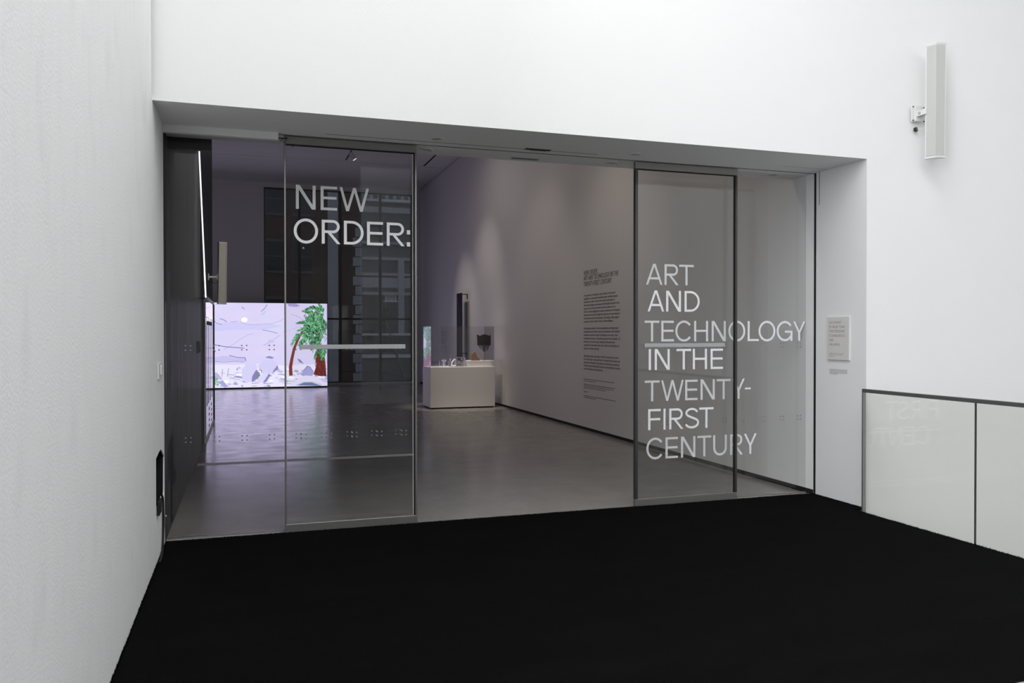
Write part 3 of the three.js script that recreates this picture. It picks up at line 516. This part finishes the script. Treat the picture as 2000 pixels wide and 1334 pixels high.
    P([[0.0, 0.80], [0.05, 0.83], [0.09, 0.9], [0.03, 0.9]], '#b9b4e0'); P([[0.05, 0.93], [0.09, 0.91], [0.13, 0.98], [0.11, 1.0]], '#a9a4d4');
    // right-hand stones
    P([[0.76, 0.86], [0.79, 0.8], [0.82, 0.75], [0.85, 0.77], [0.88, 0.83], [0.86, 0.89], [0.81, 0.9]], '#a6a3da'); Lw([[0.79, 0.81], [0.82, 0.755], [0.85, 0.775], [0.87, 0.815]], '#4d4a70', 3);
    P([[0.66, 0.99], [0.72, 0.92], [0.80, 0.87], [0.90, 0.88], [1.02, 1.0]], '#e3ddfa'); P([[0.73, 0.99], [0.79, 0.955], [0.86, 0.955], [0.95, 1.0]], '#6f7ba4'); Lw([[0.72, 0.985], [0.79, 0.95], [0.87, 0.95], [0.95, 0.985]], '#5fae86', 3);
    P([[0.92, 0.91], [1.02, 0.92], [1.02, 0.97], [0.97, 0.955]], '#c9c4ec');
    // palm: leaning trunk, thick trunk and fronds
    const trunk = (pts, w0, w1, col) => { for (let i = 0; i < pts.length - 1; i++) for (let k = 0; k < 20; k++) { const s = k / 20, u = pts[i][0] + (pts[i + 1][0] - pts[i][0]) * s, v = pts[i][1] + (pts[i + 1][1] - pts[i][1]) * s, q = (i + s) / (pts.length - 1), ww = w0 + (w1 - w0) * q; x.fillStyle = col; x.fillRect(ux(u) - ww / 2, vy(v) - 3, ww, 11); } };
    trunk([[0.675, 0.86], [0.672, 0.76], [0.685, 0.66], [0.705, 0.54], [0.735, 0.44], [0.78, 0.33], [0.84, 0.2], [0.9, 0.09]], 33, 13, '#7d3a34');
    P([[0.875, 0.86], [0.90, 0.76], [0.895, 0.62], [0.93, 0.55], [0.975, 0.62], [0.985, 0.75], [0.99, 0.88], [0.93, 0.88]], '#6d2c28');
    for (let k = 0; k < 60; k++) { const u = rr(0.89, 0.985), v = rr(0.62, 0.86); Lw([[u, v], [u + rr(-0.01, 0.01), v + rr(0.01, 0.04)]], k % 2 ? '#461c1a' : '#8a3c34', 5); }
    const greens = ['#5aa46c', '#72c48c', '#4a9460', '#1c2620', '#84d49e', '#16201a'];
    const frond = (u, v, a, len, bend) => { for (let s = 0; s < 1; s += 0.045) { const aa = a + bend * s, uu = u + Math.cos(a + bend * s * 0.5) * len * s, vv = v + Math.sin(a + bend * s * 0.5) * len * s * 1.3; for (const q of [-1, 1]) { const b = aa + q * (0.75 - 0.3 * s), l = len * 0.27 * (1 - 0.5 * s) * rr(0.8, 1.2); Lw([[uu, vv], [uu + Math.cos(b) * l, vv + Math.sin(b) * l * 1.3]], greens[rnd() * 6 | 0], 4.4 - 2.2 * s); } } };
    for (let k = 0; k < 46; k++) { const c = [[0.95, 0.12], [0.9, 0.25], [0.95, 0.38], [0.86, 0.34], [0.92, 0.45], [0.98, 0.27]][k % 6]; frond(c[0] + rr(-0.02, 0.02), c[1] + rr(-0.03, 0.03), rr(1.7, 4.3), rr(0.08, 0.15), rr(-0.9, 0.9)); }
    for (const [u, v, a, l, b] of [[0.84, 0.24, 3.4, 0.11, -0.5], [0.76, 0.36, 2.4, 0.13, -0.4], [0.80, 0.42, 2.2, 0.1, -0.3], [0.92, 0.55, 1.9, 0.1, 0.1], [0.93, 0.53, 1.3, 0.12, 0.2], [0.97, 0.55, 1.6, 0.11, 0.1], [0.88, 0.12, 3.5, 0.1, -0.3], [0.9, 0.05, 3.2, 0.1, -0.5], [0.83, 0.40, 2.6, 0.12, -0.4]]) frond(u, v, a, l, b);
    for (let k = 0; k < 190; k++) { const u = rr(0.80, 0.99), v = rr(0.03, 0.58), a = rr(0.6, 2.6); if (u < 0.86 && v > 0.5) continue; Lw([[u, v], [u + Math.cos(a) * 0.016, v + Math.sin(a) * 0.026]], ['#141c18', '#1c2a22', '#141c18', '#79c98f', '#d9d3f6'][k % 5], k % 5 === 4 ? 2.5 : 3.6); }
    Lw([[0.997, 0.0], [0.997, 0.9]], '#a862c0', 3);
    // small plants at the left
    for (let k = 0; k < 70; k++) { const u = rr(-0.01, 0.05), v = rr(0.9, 0.99), a = rr(-2.6, -0.6); Lw([[u, v], [u + Math.cos(a) * 0.025, v + Math.sin(a) * 0.035]], ['#6fae86', '#4c8f66', '#9fd0b4'][k % 3], 3); }
    for (let k = 0; k < 24; k++) { const u = rr(-0.02, 0.015), v = rr(0.54, 0.62), a = rr(-0.8, 1.2); Lw([[u, v], [u + Math.cos(a) * 0.02, v + Math.sin(a) * 0.03]], k % 2 ? '#4a9a5c' : '#79bb88', 4); }
  });
  // the picture in linear light, with the sun shown brighter than the rest of the wall
  const px = tex.image.getContext('2d').getImageData(0, 0, wpx, hpx).data, f = new Float32Array(wpx * hpx * 4), su = ((-0.36 + 0.275 * (X1 + 0.36)) - X0) / (X1 - X0) * wpx, sv = 0.20 * hpx;
  for (let j = 0; j < hpx; j++) for (let i = 0; i < wpx; i++) {
    const a = (j * wpx + i) * 4, b = ((hpx - 1 - j) * wpx + i) * 4, k = ((i - su) / 27) ** 2 + ((j - sv) / 20) ** 2 < 0.9 ? SUN : 1;
    for (let c = 0; c < 3; c++) { const q = px[a + c] / 255; f[b + c] = k * (q <= 0.04045 ? q / 12.92 : Math.pow((q + 0.055) / 1.055, 2.4)); } f[b + 3] = 1;
  }
  const picture = new THREE.DataTexture(f, wpx, hpx, THREE.RGBAFormat, THREE.FloatType); picture.magFilter = THREE.LinearFilter; picture.needsUpdate = true;
  const t = thing('video_screen', 'wide glowing video wall showing a lavender desert with green palms', 'screen', [0, 0, ZS]);
  mesh('display', new THREE.PlaneGeometry(X1 - X0, Y1 - Y0).translate((X0 + X1) / 2, (Y0 + Y1) / 2, 0.001), std({ color: 0x050505, emissiveMap: picture, emissive: lin(1, 1, 1), emissiveIntensity: SCREEN, roughness: 0.6 }), t);
  mesh('cabinet', rb(X1 - X0 + 0.02, Y1 - Y0 + 0.02, 0.2, 0.006, (X0 + X1) / 2, (Y0 + Y1) / 2, -0.101), M.black, t);
  mesh('plinth_base', bx(X0 + 0.02, X1 - 0.01, 0, Y0 - 0.01, -0.19, -0.02), M.black, t);
  const l = new THREE.RectAreaLight(lin(0.70, 0.60, 1.0), 0.4, X1 - X0, Y1 - Y0); l.name = 'video_screen_lamp'; l.position.set((X0 + X1) / 2, (Y0 + Y1) / 2, 0.01); l.rotation.y = Math.PI; t.add(l);
}

// violet light panel added unseen in the side room to tint ceiling and long wall
{
  const t = thing('video_screen', 'added violet light panel, unseen in the side room behind the dark wall', 'screen', [-5.85, 0, -12.9]);
  mesh('display', new THREE.PlaneGeometry(6.4, 2.45).rotateY(Math.PI / 2).translate(0.001, 1.27, 0), std({ color: 0x050505, emissive: lin(0.72, 0.56, 1), emissiveIntensity: ADDED_SIDE_PANEL * 0.2, roughness: 0.6 }), t);
  mesh('cabinet', rb(0.12, 2.47, 6.42, 0.006, -0.061, 1.27, 0), M.black, t);
  mesh('plinth_base', bx(-0.11, -0.02, 0, 0.04, -3.2, 3.2), M.black, t);
  const l = new THREE.RectAreaLight(lin(0.72, 0.56, 1), ADDED_SIDE_PANEL, 6.4, 2.45); l.name = 'video_screen_lamp'; l.position.set(0.01, 1.27, 0); l.rotation.y = -Math.PI / 2; t.add(l);
}

// ------------------------------------------------------------------ plinth, case and the works in it
{
  const X0 = 4.285, X1 = 5.712, Z0 = -11.58, Z1 = -10.8, TOP = 0.885;
  const p = thing('display_plinth', 'low white rectangular plinth standing under the clear display case', 'plinth', [0, 0, 0]);
  mesh('body', rb(X1 - X0, TOP - 0.03, Z1 - Z0, 0.004, (X0 + X1) / 2, 0.03 + (TOP - 0.03) / 2, (Z0 + Z1) / 2), M.plinth, p);
  mesh('toe_kick', bx(X0 + 0.03, X1 - 0.03, 0, 0.031, Z0 + 0.03, Z1 - 0.03), M.black, p);
  const c = thing('display_case', 'clear acrylic box case on the white plinth, over glass pieces and mask', 'display case', [0, TOP, 0]);
  const h = 1.75 - TOP, a = 0.006, q = 0.012;
  mesh('pane', bx(X0 + q, X1 - q, 0.001, h, Z1 - q - a, Z1 - q), M.acrylic, c); mesh('pane', bx(X0 + q, X1 - q, 0.001, h, Z0 + q, Z0 + q + a), M.acrylic, c);
  mesh('pane', bx(X0 + q, X0 + q + a, 0.001, h, Z0 + q + a, Z1 - q - a), M.acrylic, c); mesh('pane', bx(X1 - q - a, X1 - q, 0.001, h, Z0 + q + a, Z1 - q - a), M.acrylic, c);
  mesh('lid', bx(X0 + q, X1 - q, h, h + a, Z0 + q, Z1 - q), M.acrylic, c);
  const hull = (w, hh, d, jit, n) => { const v = []; for (let i = 0; i < n; i++) v.push(new THREE.Vector3(rr(-w, w) / 2, rr(0, hh), rr(-d, d) / 2)); for (const sx of [-1, 1]) for (const sz of [-1, 1]) { v.push(new THREE.Vector3(sx * w / 2 * rr(1 - jit, 1), 0, sz * d / 2 * rr(1 - jit, 1))); v.push(new THREE.Vector3(sx * w / 2 * rr(1 - jit, 1), hh * rr(1 - jit, 1), sz * d / 2 * rr(1 - jit, 1))); } return new ConvexGeometry(v); };
  const tagc = (name, label, cat, pos) => thing(name, label, cat, pos);
  { // row of clear glass pieces, left to right
    const g1 = tagc('glass_block', 'low clear glass block with grey bands at the left end of the display case', 'glass block', [4.465, TOP, -11.2]);
    mesh('block', hull(0.23, 0.15, 0.16, 0.08, 4), M.crystal, g1); mesh('band', bx(-0.1, 0.09, 0.09, 0.105, -0.09, -0.082), M.stoneDark, g1); mesh('band', bx(-0.1, -0.02, 0.118, 0.126, -0.09, -0.082), M.stoneDark, g1);
    const g2 = tagc('glass_shards', 'cluster of upright clear glass shards in the case, second from the left', 'glass shards', [4.70, TOP, -11.2]);
    for (let i = 0; i < 7; i++) { const w = rr(0.02, 0.035), hh = rr(0.12, 0.185), o = mesh('shard', hull(w, hh, 0.03, 0.3, 2), M.crystal, g2); o.position.set(-0.09 + i * 0.03, 0, rr(-0.05, 0.05)); o.rotation.z = rr(-0.12, 0.12); o.position.y = 0.004; }
    const g3 = tagc('glass_wedge', 'clear glass wedge in the case between the shards and the tall block', 'glass wedge', [4.87, TOP, -11.2]);
    mesh('wedge', new ConvexGeometry([[-0.05, 0, -0.06], [0.06, 0, -0.06], [-0.05, 0, 0.06], [0.06, 0, 0.06], [0.05, 0.17, -0.05], [0.055, 0.175, 0.05], [-0.02, 0.15, 0], [-0.05, 0.05, 0.05]].map((v) => new THREE.Vector3(...v))), M.crystal, g3);
    const g4 = tagc('cut_glass_block', 'tallest clear cut glass block, beside the white riser in the case', 'glass block', [5.035, TOP, -11.2]);
    mesh('block', rb(0.2, 0.2, 0.16, 0.01, 0, 0.1, 0), M.crystal, g4);
    for (let i = 0; i < 9; i++) { const o = mesh('facet', new THREE.OctahedronGeometry(rr(0.012, 0.022)), M.crystal, g4); o.position.set(rr(-0.085, 0.085), rr(0.03, 0.18), 0.08); }
  }
  const r = thing('display_riser', 'low white riser block in the display case carrying the mask and clay form', 'riser', [5.46, TOP, -11.2]);
  mesh('block', rb(0.62, 0.125, 0.4, 0.004, 0, 0.0625, 0), M.plinth, r);
  { // brown form
    const s = new THREE.Shape(); s.moveTo(-0.09, 0); s.bezierCurveTo(-0.11, 0.10, -0.075, 0.185, -0.025, 0.195); s.bezierCurveTo(0.02, 0.195, 0.02, 0.11, 0.045, 0.085); s.bezierCurveTo(0.07, 0.07, 0.10, 0.05, 0.092, 0); s.closePath();
    const t = tag(mesh('clay_form', new THREE.ExtrudeGeometry(s, { depth: 0.05, curveSegments: 24, bevelEnabled: true, bevelSize: 0.012, bevelThickness: 0.018, bevelSegments: 4, bevelOffset: -0.012 }).translate(0, 0, -0.025), M.clay), 'small brown rounded clay form standing on the white riser left of the mask', 'sculpture');
    t.position.set(5.367, TOP + 0.125, -11.15);
  }
  { // black lattice mask on a thin rod
    const t = thing('black_mask', 'black bearded mask with cut open lower half on a thin rod in the case', 'mask', [5.567, TOP + 0.125, -11.16]);
    const curve = (g) => { const a = g.attributes.position; for (let i = 0; i < a.count; i++) a.setZ(i, a.getZ(i) + 0.07 * (1 - (a.getX(i) / 0.16) ** 2)); g.computeVertexNormals(); return g; };
    const fine = (pts, nx = 28) => { // thin shell cut into columns so that it can be bowed
      const top = (x) => 0.545 + 0.03 * Math.cos(x / 0.16 * 2.6) - 0.0 + (Math.abs(x) > 0.12 ? 0.012 : 0), bot = (x) => 0.335 + 0.0 * x; const v = [], ix = [];
      for (let k = 0; k < 2; k++) for (let i = 0; i <= nx; i++) { const x = -0.155 + 0.31 * i / nx, e = Math.abs(x) / 0.155, yb = 0.335; v.push(x, top(x), k * 0.012, x * 0.97, yb, k * 0.012); }
      const q = (nx + 1) * 2; for (let i = 0; i < nx; i++) { const a = i * 2; ix.push(a + 1, a, a + 2, a + 1, a + 2, a + 3, a + q, a + q + 1, a + q + 2, a + q + 1, a + q + 3, a + q + 2, a, a + q, a + 2, a + 2, a + q, a + q + 2, a + 1, a + 3, a + q + 1, a + 3, a + q + 3, a + q + 1); }
      const g = new THREE.BufferGeometry(); g.setAttribute('position', new THREE.Float32BufferAttribute(v, 3)); g.setIndex(ix); g.computeVertexNormals(); return g;
    };
    mesh('brow', curve(fine()), M.black, t);
    mesh('nose', new ConvexGeometry([[-0.025, 0.40, 0.07], [0.025, 0.40, 0.07], [0, 0.50, 0.075], [0, 0.405, 0.115], [-0.03, 0.36, 0.07], [0.03, 0.36, 0.07]].map((v) => new THREE.Vector3(...v))), M.black, t);
    for (const s of [-1, 1]) mesh('ear_point', new ConvexGeometry([[s * 0.10, 0.54, 0.04], [s * 0.10, 0.50, 0.04], [s * 0.16, 0.575, 0.0], [s * 0.155, 0.50, 0.0], [s * 0.12, 0.54, 0.02]].map((v) => new THREE.Vector3(...v))), M.black, t);
    const strands = [], bow = (x) => 0.07 * (1 - (x / 0.16) ** 2);
    for (let i = 0; i < 15; i++) { // tapering strands with slits between them
      const x = -0.133 + 0.019 * i, e = Math.abs(x) / 0.135, y1 = 0.36, y0 = 0.19 + 0.11 * Math.pow(e, 2.2), n = 5, tw = rr(-0.004, 0.004);
      for (let k = 0; k < n; k++) { const a = y1 + (y0 - y1) * k / n, b = y1 + (y0 - y1) * (k + 0.86) / n, wa = 0.010 - 0.0008 * k, x0 = x * (1.12 - 0.06 * k) + tw * k, x1 = x * (1.12 - 0.06 * (k + 1)) + tw * (k + 1);
        strands.push(new ConvexGeometry([[x0 - wa, a, bow(x0)], [x0 + wa, a, bow(x0)], [x1 - wa * 0.7, b, bow(x1)], [x1 + wa * 0.7, b, bow(x1)], [x0, a, bow(x0) + 0.01], [x1, b, bow(x1) + 0.008]].map((v) => new THREE.Vector3(...v)))); }
    }
    mesh('beard_strands', merge(strands), M.black, t);
    mesh('rod', cyl(0.005, 0.36, 10).translate(0, 0.18, 0.03), M.steel, t); mesh('rod_base', cyl(0.03, 0.006, 20).translate(0, 0.003, 0.03), M.steel, t);
  }
}
// indigo work standing off the gallery wall, and its caption
{
  const t = thing('hanging_panel', 'narrow deep indigo upright panel standing off the far gallery wall', 'artwork', [W - 0.18, 0, -14.03]);
  mesh('face', rb(0.03, 1.72, 0.48, 0.004, 0, 1.77, 0), M.indigo, t);
  mesh('line', tube([[-0.0165, 2.55, -0.16], [-0.0168, 2.2, -0.04], [-0.0165, 1.9, 0.06], [-0.0165, 1.3, 0.16]], 0.004), M.clay, t);
  mesh('bracket', merge([rb(0.17, 0.02, 0.02, 0.004, 0.094, 2.60, 0.12), rb(0.02, 0.12, 0.02, 0.004, 0.169, 2.55, 0.12), rb(0.17, 0.02, 0.02, 0.004, 0.094, 1.1, 0.12)]), M.black, t);
  const tex = canvas(256, 320, (x, w, h) => { x.fillStyle = '#e2dedb'; x.fillRect(0, 0, w, h); x.fillStyle = '#8d8684'; for (const [y0, n] of [[40, 1], [66, 8], [150, 8], [240, 2]]) for (let i = 0; i < n; i++) { let u = 26; while (u < 190) { const l = rr(8, 30); x.fillRect(u, y0 + i * 9, l, 4); u += l + 5; } } });
  tex.colorSpace = THREE.SRGBColorSpace;
  const c = thing('wall_caption', 'pale caption board with small grey print on the far gallery wall', 'caption', [0, 0, 0]);
  mesh('board', rb(0.02, 0.80, 0.62, 0.003, W - 0.01, 1.45, -16.5), M.gallery, c);
  mesh('printed_face', wallPlane(-16.80, -16.20, 1.06, 1.84, 0.0208), std({ map: tex, roughness: 0.7 }), c);
}

// ------------------------------------------------------------------ gallery spotlights
{
  const glow = std({ color: 0xfff0d8, emissive: lin(1, 0.82, 0.58), emissiveIntensity: 9 });
  const list = [[3.10, -14.35, W, 1.6, -14.1, 'lit spotlight angled from the ceiling track above the NEW lettering', 0.36, 0.9], [3.4, -11.6, W, 1.9, -12.4, 'gallery spotlight hidden above the doorway, aimed at the wall behind the case', 0.5, 0.6], [4.75, -10.1, 4.95, 0.8, -11.15, 'gallery spotlight hidden above the doorway, aimed at the display case', 0.24, 6.5], [3.3, -7.6, W, 1.5, -8.6, 'gallery spotlight hidden above the doorway, aimed at the middle of the long wall', 0.6, 0.35], [3.3, -4.6, W, 1.4, -5.6, 'gallery spotlight hidden above the doorway, aimed at the introduction text', 0.6, 0.5]];
  list.push([3.4, -3.4, 0.25, 2.55, -8.2, 'added fill spotlight, unseen above the doorway, brightening the grey loudspeaker', 0.16, 3.5]);  // spotlight added out of view to brighten the grey loudspeaker
  for (const [z, where] of [[-2.3, 'nearest the doors'], [-5.2, 'second from the doors'], [-8.2, 'third from the doors'], [-11.0, 'furthest from the doors']]) list.push([3.2, z, W, 2.6, z - 0.3, 'added wide fill flood, unseen above the doorway, ' + where, 1.15, (z > -3 ? 1.6 : z < -10 ? 1.5 : 1) * FILL_FLOOD / SPOT]);  // floods added out of view to even out the light on the long wall
  for (const [x, z, tx, ty, tz, label, ang, k] of list) {
    const t = thing('track_spotlight', label, 'spotlight', [x, HC - 0.22, z], 0, 'gallery spotlights');
    const dir = new THREE.Vector3(tx - x, ty - (HC - 0.22), tz - z).normalize(), qn = new THREE.Quaternion().setFromUnitVectors(new THREE.Vector3(0, -1, 0), dir);
    const put = (o) => { o.quaternion.copy(qn); return o; };
    mesh('stem', cyl(0.012, 0.22, 12).translate(0, 0.11, 0), M.plastic, t);
    mesh('yoke', rb(0.03, 0.03, 0.15, 0.006, 0, 0.03, 0), M.plastic, t);
    put(mesh('housing', new THREE.LatheGeometry([[0, 0.09], [0.045, 0.085], [0.052, 0.06], [0.06, -0.11], [0.055, -0.11], [0.05, -0.04], [0, -0.035]].map(([a, b]) => new THREE.Vector2(a, b)), 28), M.plastic, t));
    put(mesh('lens', new THREE.LatheGeometry([[0, -0.075], [0.049, -0.07], [0.05, -0.06], [0, -0.06]].map(([a, b]) => new THREE.Vector2(a, b)), 24), glow, t));
    const l = new THREE.SpotLight(lin(1, 0.89, 0.79), SPOT * k, 0, ang, 0.9); l.name = 'track_spotlight_lamp'; l.position.copy(dir).multiplyScalar(0.13); l.shadow.radius = 2; l.castShadow = true;
    const tg = new THREE.Object3D(); tg.name = 'aim'; tg.position.copy(dir).multiplyScalar(3); t.add(tg); l.target = tg; t.add(l);
  }
  for (const [x, z0, z1, label] of [[3.13, -15.9, -14.75, 'short black lighting track let into the ceiling beside the lit spotlight'], [5.27, -16, -14.55, 'short black lighting track let into the ceiling near the long wall'], [1.70, -14.8, -14.1, 'short pale lighting track let into the ceiling above the left door']]) {
    const t = thing('lighting_track', label, 'lighting track', [x, HC, (z0 + z1) / 2]);
    mesh('channel', rb(0.04, 0.012, z1 - z0, 0.003, 0, -0.004, 0), x < 2 ? M.grille : M.black, t);
    mesh('end_stop', rb(0.05, 0.016, 0.03, 0.004, 0, -0.005, (z0 - z1) / 2), M.steelDark, t);
  }
  const d1 = thing('ceiling_vent_disc', 'small dark round vent in the gallery ceiling left of the lit spotlight', 'vent', [2.0, HC, -14.6]);
  mesh('disc', new THREE.LatheGeometry([[0, -0.006], [0.08, -0.006], [0.10, 0.0]].map(([a, b]) => new THREE.Vector2(a, b)), 32), M.charcoal, d1); mesh('rim', new THREE.TorusGeometry(0.1, 0.008, 8, 36).rotateX(Math.PI / 2), M.stoneDark, d1);
  const d2 = thing('ceiling_fixture', 'wide shallow grey disc on the gallery ceiling right of the lit spotlight', 'ceiling fixture', [4.24, HC, -14.4]);
  mesh('dish', new THREE.LatheGeometry([[0, -0.05], [0.12, -0.045], [0.19, -0.02], [0.2, 0]].map(([a, b]) => new THREE.Vector2(a, b)), 40), M.stoneDark, d2); mesh('rim', new THREE.TorusGeometry(0.2, 0.01, 8, 40).rotateX(Math.PI / 2), M.stoneDark, d2);
}

// ------------------------------------------------------------------ street beyond the gallery window
{
  const ZE = -38, G = -2.2;
  struct(mesh('ground_street', bx(-40, 50, G - 0.2, G, ZE - 12, ZB - 0.35), M.asphalt));
  struct(mesh('pavement', bx(-40, 50, G, G + 0.13, ZE, ZE + 3.2), M.stoneDark));
  const b = thing('brick_building', 'dark brick building with stone strips across the street, seen through the gallery window', 'building', [0, 0, ZE]);
  mesh('wall', bx(-14, 6.45, G, 16, -6, 0), M.brick, b);
  for (const [x0, x1] of [[-3.2, -2.6], [0.3, 0.75], [4.70, 5.24]]) mesh('stone_strip', bx(x0, x1, G, 16, 0, 0.12), M.stone, b);
  // brick courses of the pier in view, and its toothed stone edge
  const bg = []; for (let j = 0; j < 62; j++) { const y = -0.4 + j * 0.13; for (let i = 0; i < 2; i++) bg.push(bx(5.36 + i * 0.31 + (j % 2) * 0.06, 5.64 + i * 0.31 + (j % 2) * 0.06, y, y + 0.095, 0, 0.03)); }
  const br = mesh('brick_courses', merge(bg), M.brick2, b); br.userData.kind = 'stuff';
  for (let j = 0; j < 16; j++) mesh('quoin', bx(6.02 + (j % 2) * 0.13, 6.48, -1 + j * 0.52, -0.52 + j * 0.52, 0, 0.14), M.stone, b);
  for (const x of [-1.9, 1.55, 2.95]) for (const y of [-1.2, 1.9, 4.9, 7.9]) {
    const w = mesh('window', merge([bx(x - 0.06, x + 1.02, y - 0.12, y, 0, 0.12), bx(x - 0.06, x, y, y + 1.5, 0, 0.07), bx(x + 0.96, x + 1.02, y, y + 1.5, 0, 0.07), bx(x - 0.06, x + 1.02, y + 1.5, y + 1.66, 0, 0.1), bx(x, x + 0.96, y + 0.72, y + 0.78, 0.0, 0.05)]), M.stoneDark, b);
    mesh('pane', bx(x, x + 0.96, y, y + 0.72, 0, 0.015), M.pane, w); mesh('pane', bx(x, x + 0.96, y + 0.78, y + 1.5, 0, 0.03), M.pane, w);
  }
  const c = thing('stone_building', 'grey stone building with ledges and a small framed window, right of the brick one', 'building', [0, 0, ZE]);
  mesh('wall', bx(6.5, 24, G, 16, -6, 0.05), M.stoneDark, c);
  for (const [y0, y1, d, m] of [[8.72, 8.84, 0.5, 'stoneLight'], [8.15, 8.45, 0.3, 'stone'], [6.45, 6.6, 0.25, 'stone'], [5.6, 5.75, 0.2, 'stone'], [4.75, 4.9, 0.2, 'stone'], [4.1, 4.65, 0.14, 'stone'], [3.7, 3.86, 0.25, 'stone'], [1.5, 1.62, 0.3, 'stoneLight'], [0.3, 0.48, 0.4, 'stoneLight'], [-1.9, -1.8, 0.3, 'stone']]) mesh('ledge', bx(6.5, 24, y0, y1, 0.05, d), M[m], c);
  for (let x = 6.9; x < 14; x += 0.42) mesh('bracket', bx(x, x + 0.16, 8.84, 9.15, 0.05, 0.4), M.stone, c);
  mesh('pilaster', bx(8.45, 8.78, 1.62, 5.6, 0.05, 0.22), M.stone, c);
  for (const x of [6.75, 9.2, 11.5]) { const w = mesh('window', merge([bx(x - 0.08, x, 0.6, 3.6, 0.05, 0.15), bx(x + 1.5, x + 1.58, 0.6, 3.6, 0.05, 0.15), bx(x, x + 1.5, 2.2, 2.28, 0.05, 0.1)]), M.stoneDark, c); mesh('pane', bx(x, x + 1.5, 0.6, 2.2, 0.05, 0.07), M.pane, w); mesh('pane', bx(x, x + 1.5, 2.28, 3.6, 0.05, 0.07), M.pane, w); }
  const sw = mesh('framed_window', merge([bx(7.74, 7.80, 3.38, 3.85, 0.05, 0.2), bx(8.27, 8.33, 3.38, 3.85, 0.05, 0.2), bx(7.74, 8.33, 3.8, 3.86, 0.05, 0.2), bx(7.66, 8.41, 3.32, 3.40, 0.05, 0.25)]), M.stoneLight, c); mesh('pane', bx(7.8, 8.27, 3.4, 3.8, 0.05, 0.09), M.stone, sw);
  // a bare street tree
  const tr = thing('street_tree', 'bare slim street tree standing in front of the stone building', 'tree', [8.6, G + 0.13, ZE + 2.4]);
  const limbs = []; const grow = (p, d, len, r, n) => { const e = [p[0] + d[0] * len, p[1] + d[1] * len, p[2] + d[2] * len]; limbs.push(tube([p, [(p[0] + e[0]) / 2 + rr(-0.05, 0.05), (p[1] + e[1]) / 2, (p[2] + e[2]) / 2], e], r, 6)); if (n) for (let k = 0; k < 3; k++) { const v = new THREE.Vector3(d[0] + rr(-0.8, 0.8), d[1] + rr(-0.2, 0.5), d[2] + rr(-0.6, 0.6)).normalize(); grow(e, v.toArray(), len * rr(0.55, 0.8), r * 0.6, n - 1); } };
  mesh('trunk', tube([[0, 0, 0], [-0.25, 1.4, 0], [-0.75, 2.9, 0]], 0.07), M.bark, tr); grow([-0.75, 2.88, 0], [-0.25, 0.95, 0], 1.1, 0.045, 3); mesh('branches', merge(limbs), M.bark, tr);
  // parked cars
  const car = (x, label) => {
    const t = thing('parked_car', label, 'car', [x, G, ZE + 5.2]), s = new THREE.Shape(); s.moveTo(-2.2, 0.28); s.lineTo(-2.2, 0.8); s.bezierCurveTo(-2.0, 0.95, -1.4, 0.95, -1.2, 0.98); s.bezierCurveTo(-0.8, 1.4, -0.5, 1.5, 0.3, 1.5); s.bezierCurveTo(1.0, 1.5, 1.3, 1.2, 1.5, 1.0); s.lineTo(2.1, 0.92); s.lineTo(2.2, 0.28); s.closePath();
    mesh('body', extrude(s, 1.7, 0.06).translate(0, 0, -0.85), M.carBody, t);
    mesh('side_window', extrude(poly([[-1.0, 1.0], [-0.55, 1.4], [0.35, 1.42], [1.2, 1.05]]), 0.02).translate(0, 0, 0.85), M.pane, t);
    for (const px of [-1.35, 1.4]) for (const pz of [-0.7, 0.7]) { const w = mesh('wheel', new THREE.TorusGeometry(0.24, 0.1, 10, 24), M.black, t); w.position.set(px, 0.34, pz); mesh('hub', cyl(0.16, 0.1, 16).rotateX(Math.PI / 2), M.steel, w); }
  };
  car(6.0, 'dark parked car in the street before the brick building'); car(10.9, 'dark parked car in the street before the grey stone building');
}
renderer.render(scene, camera);
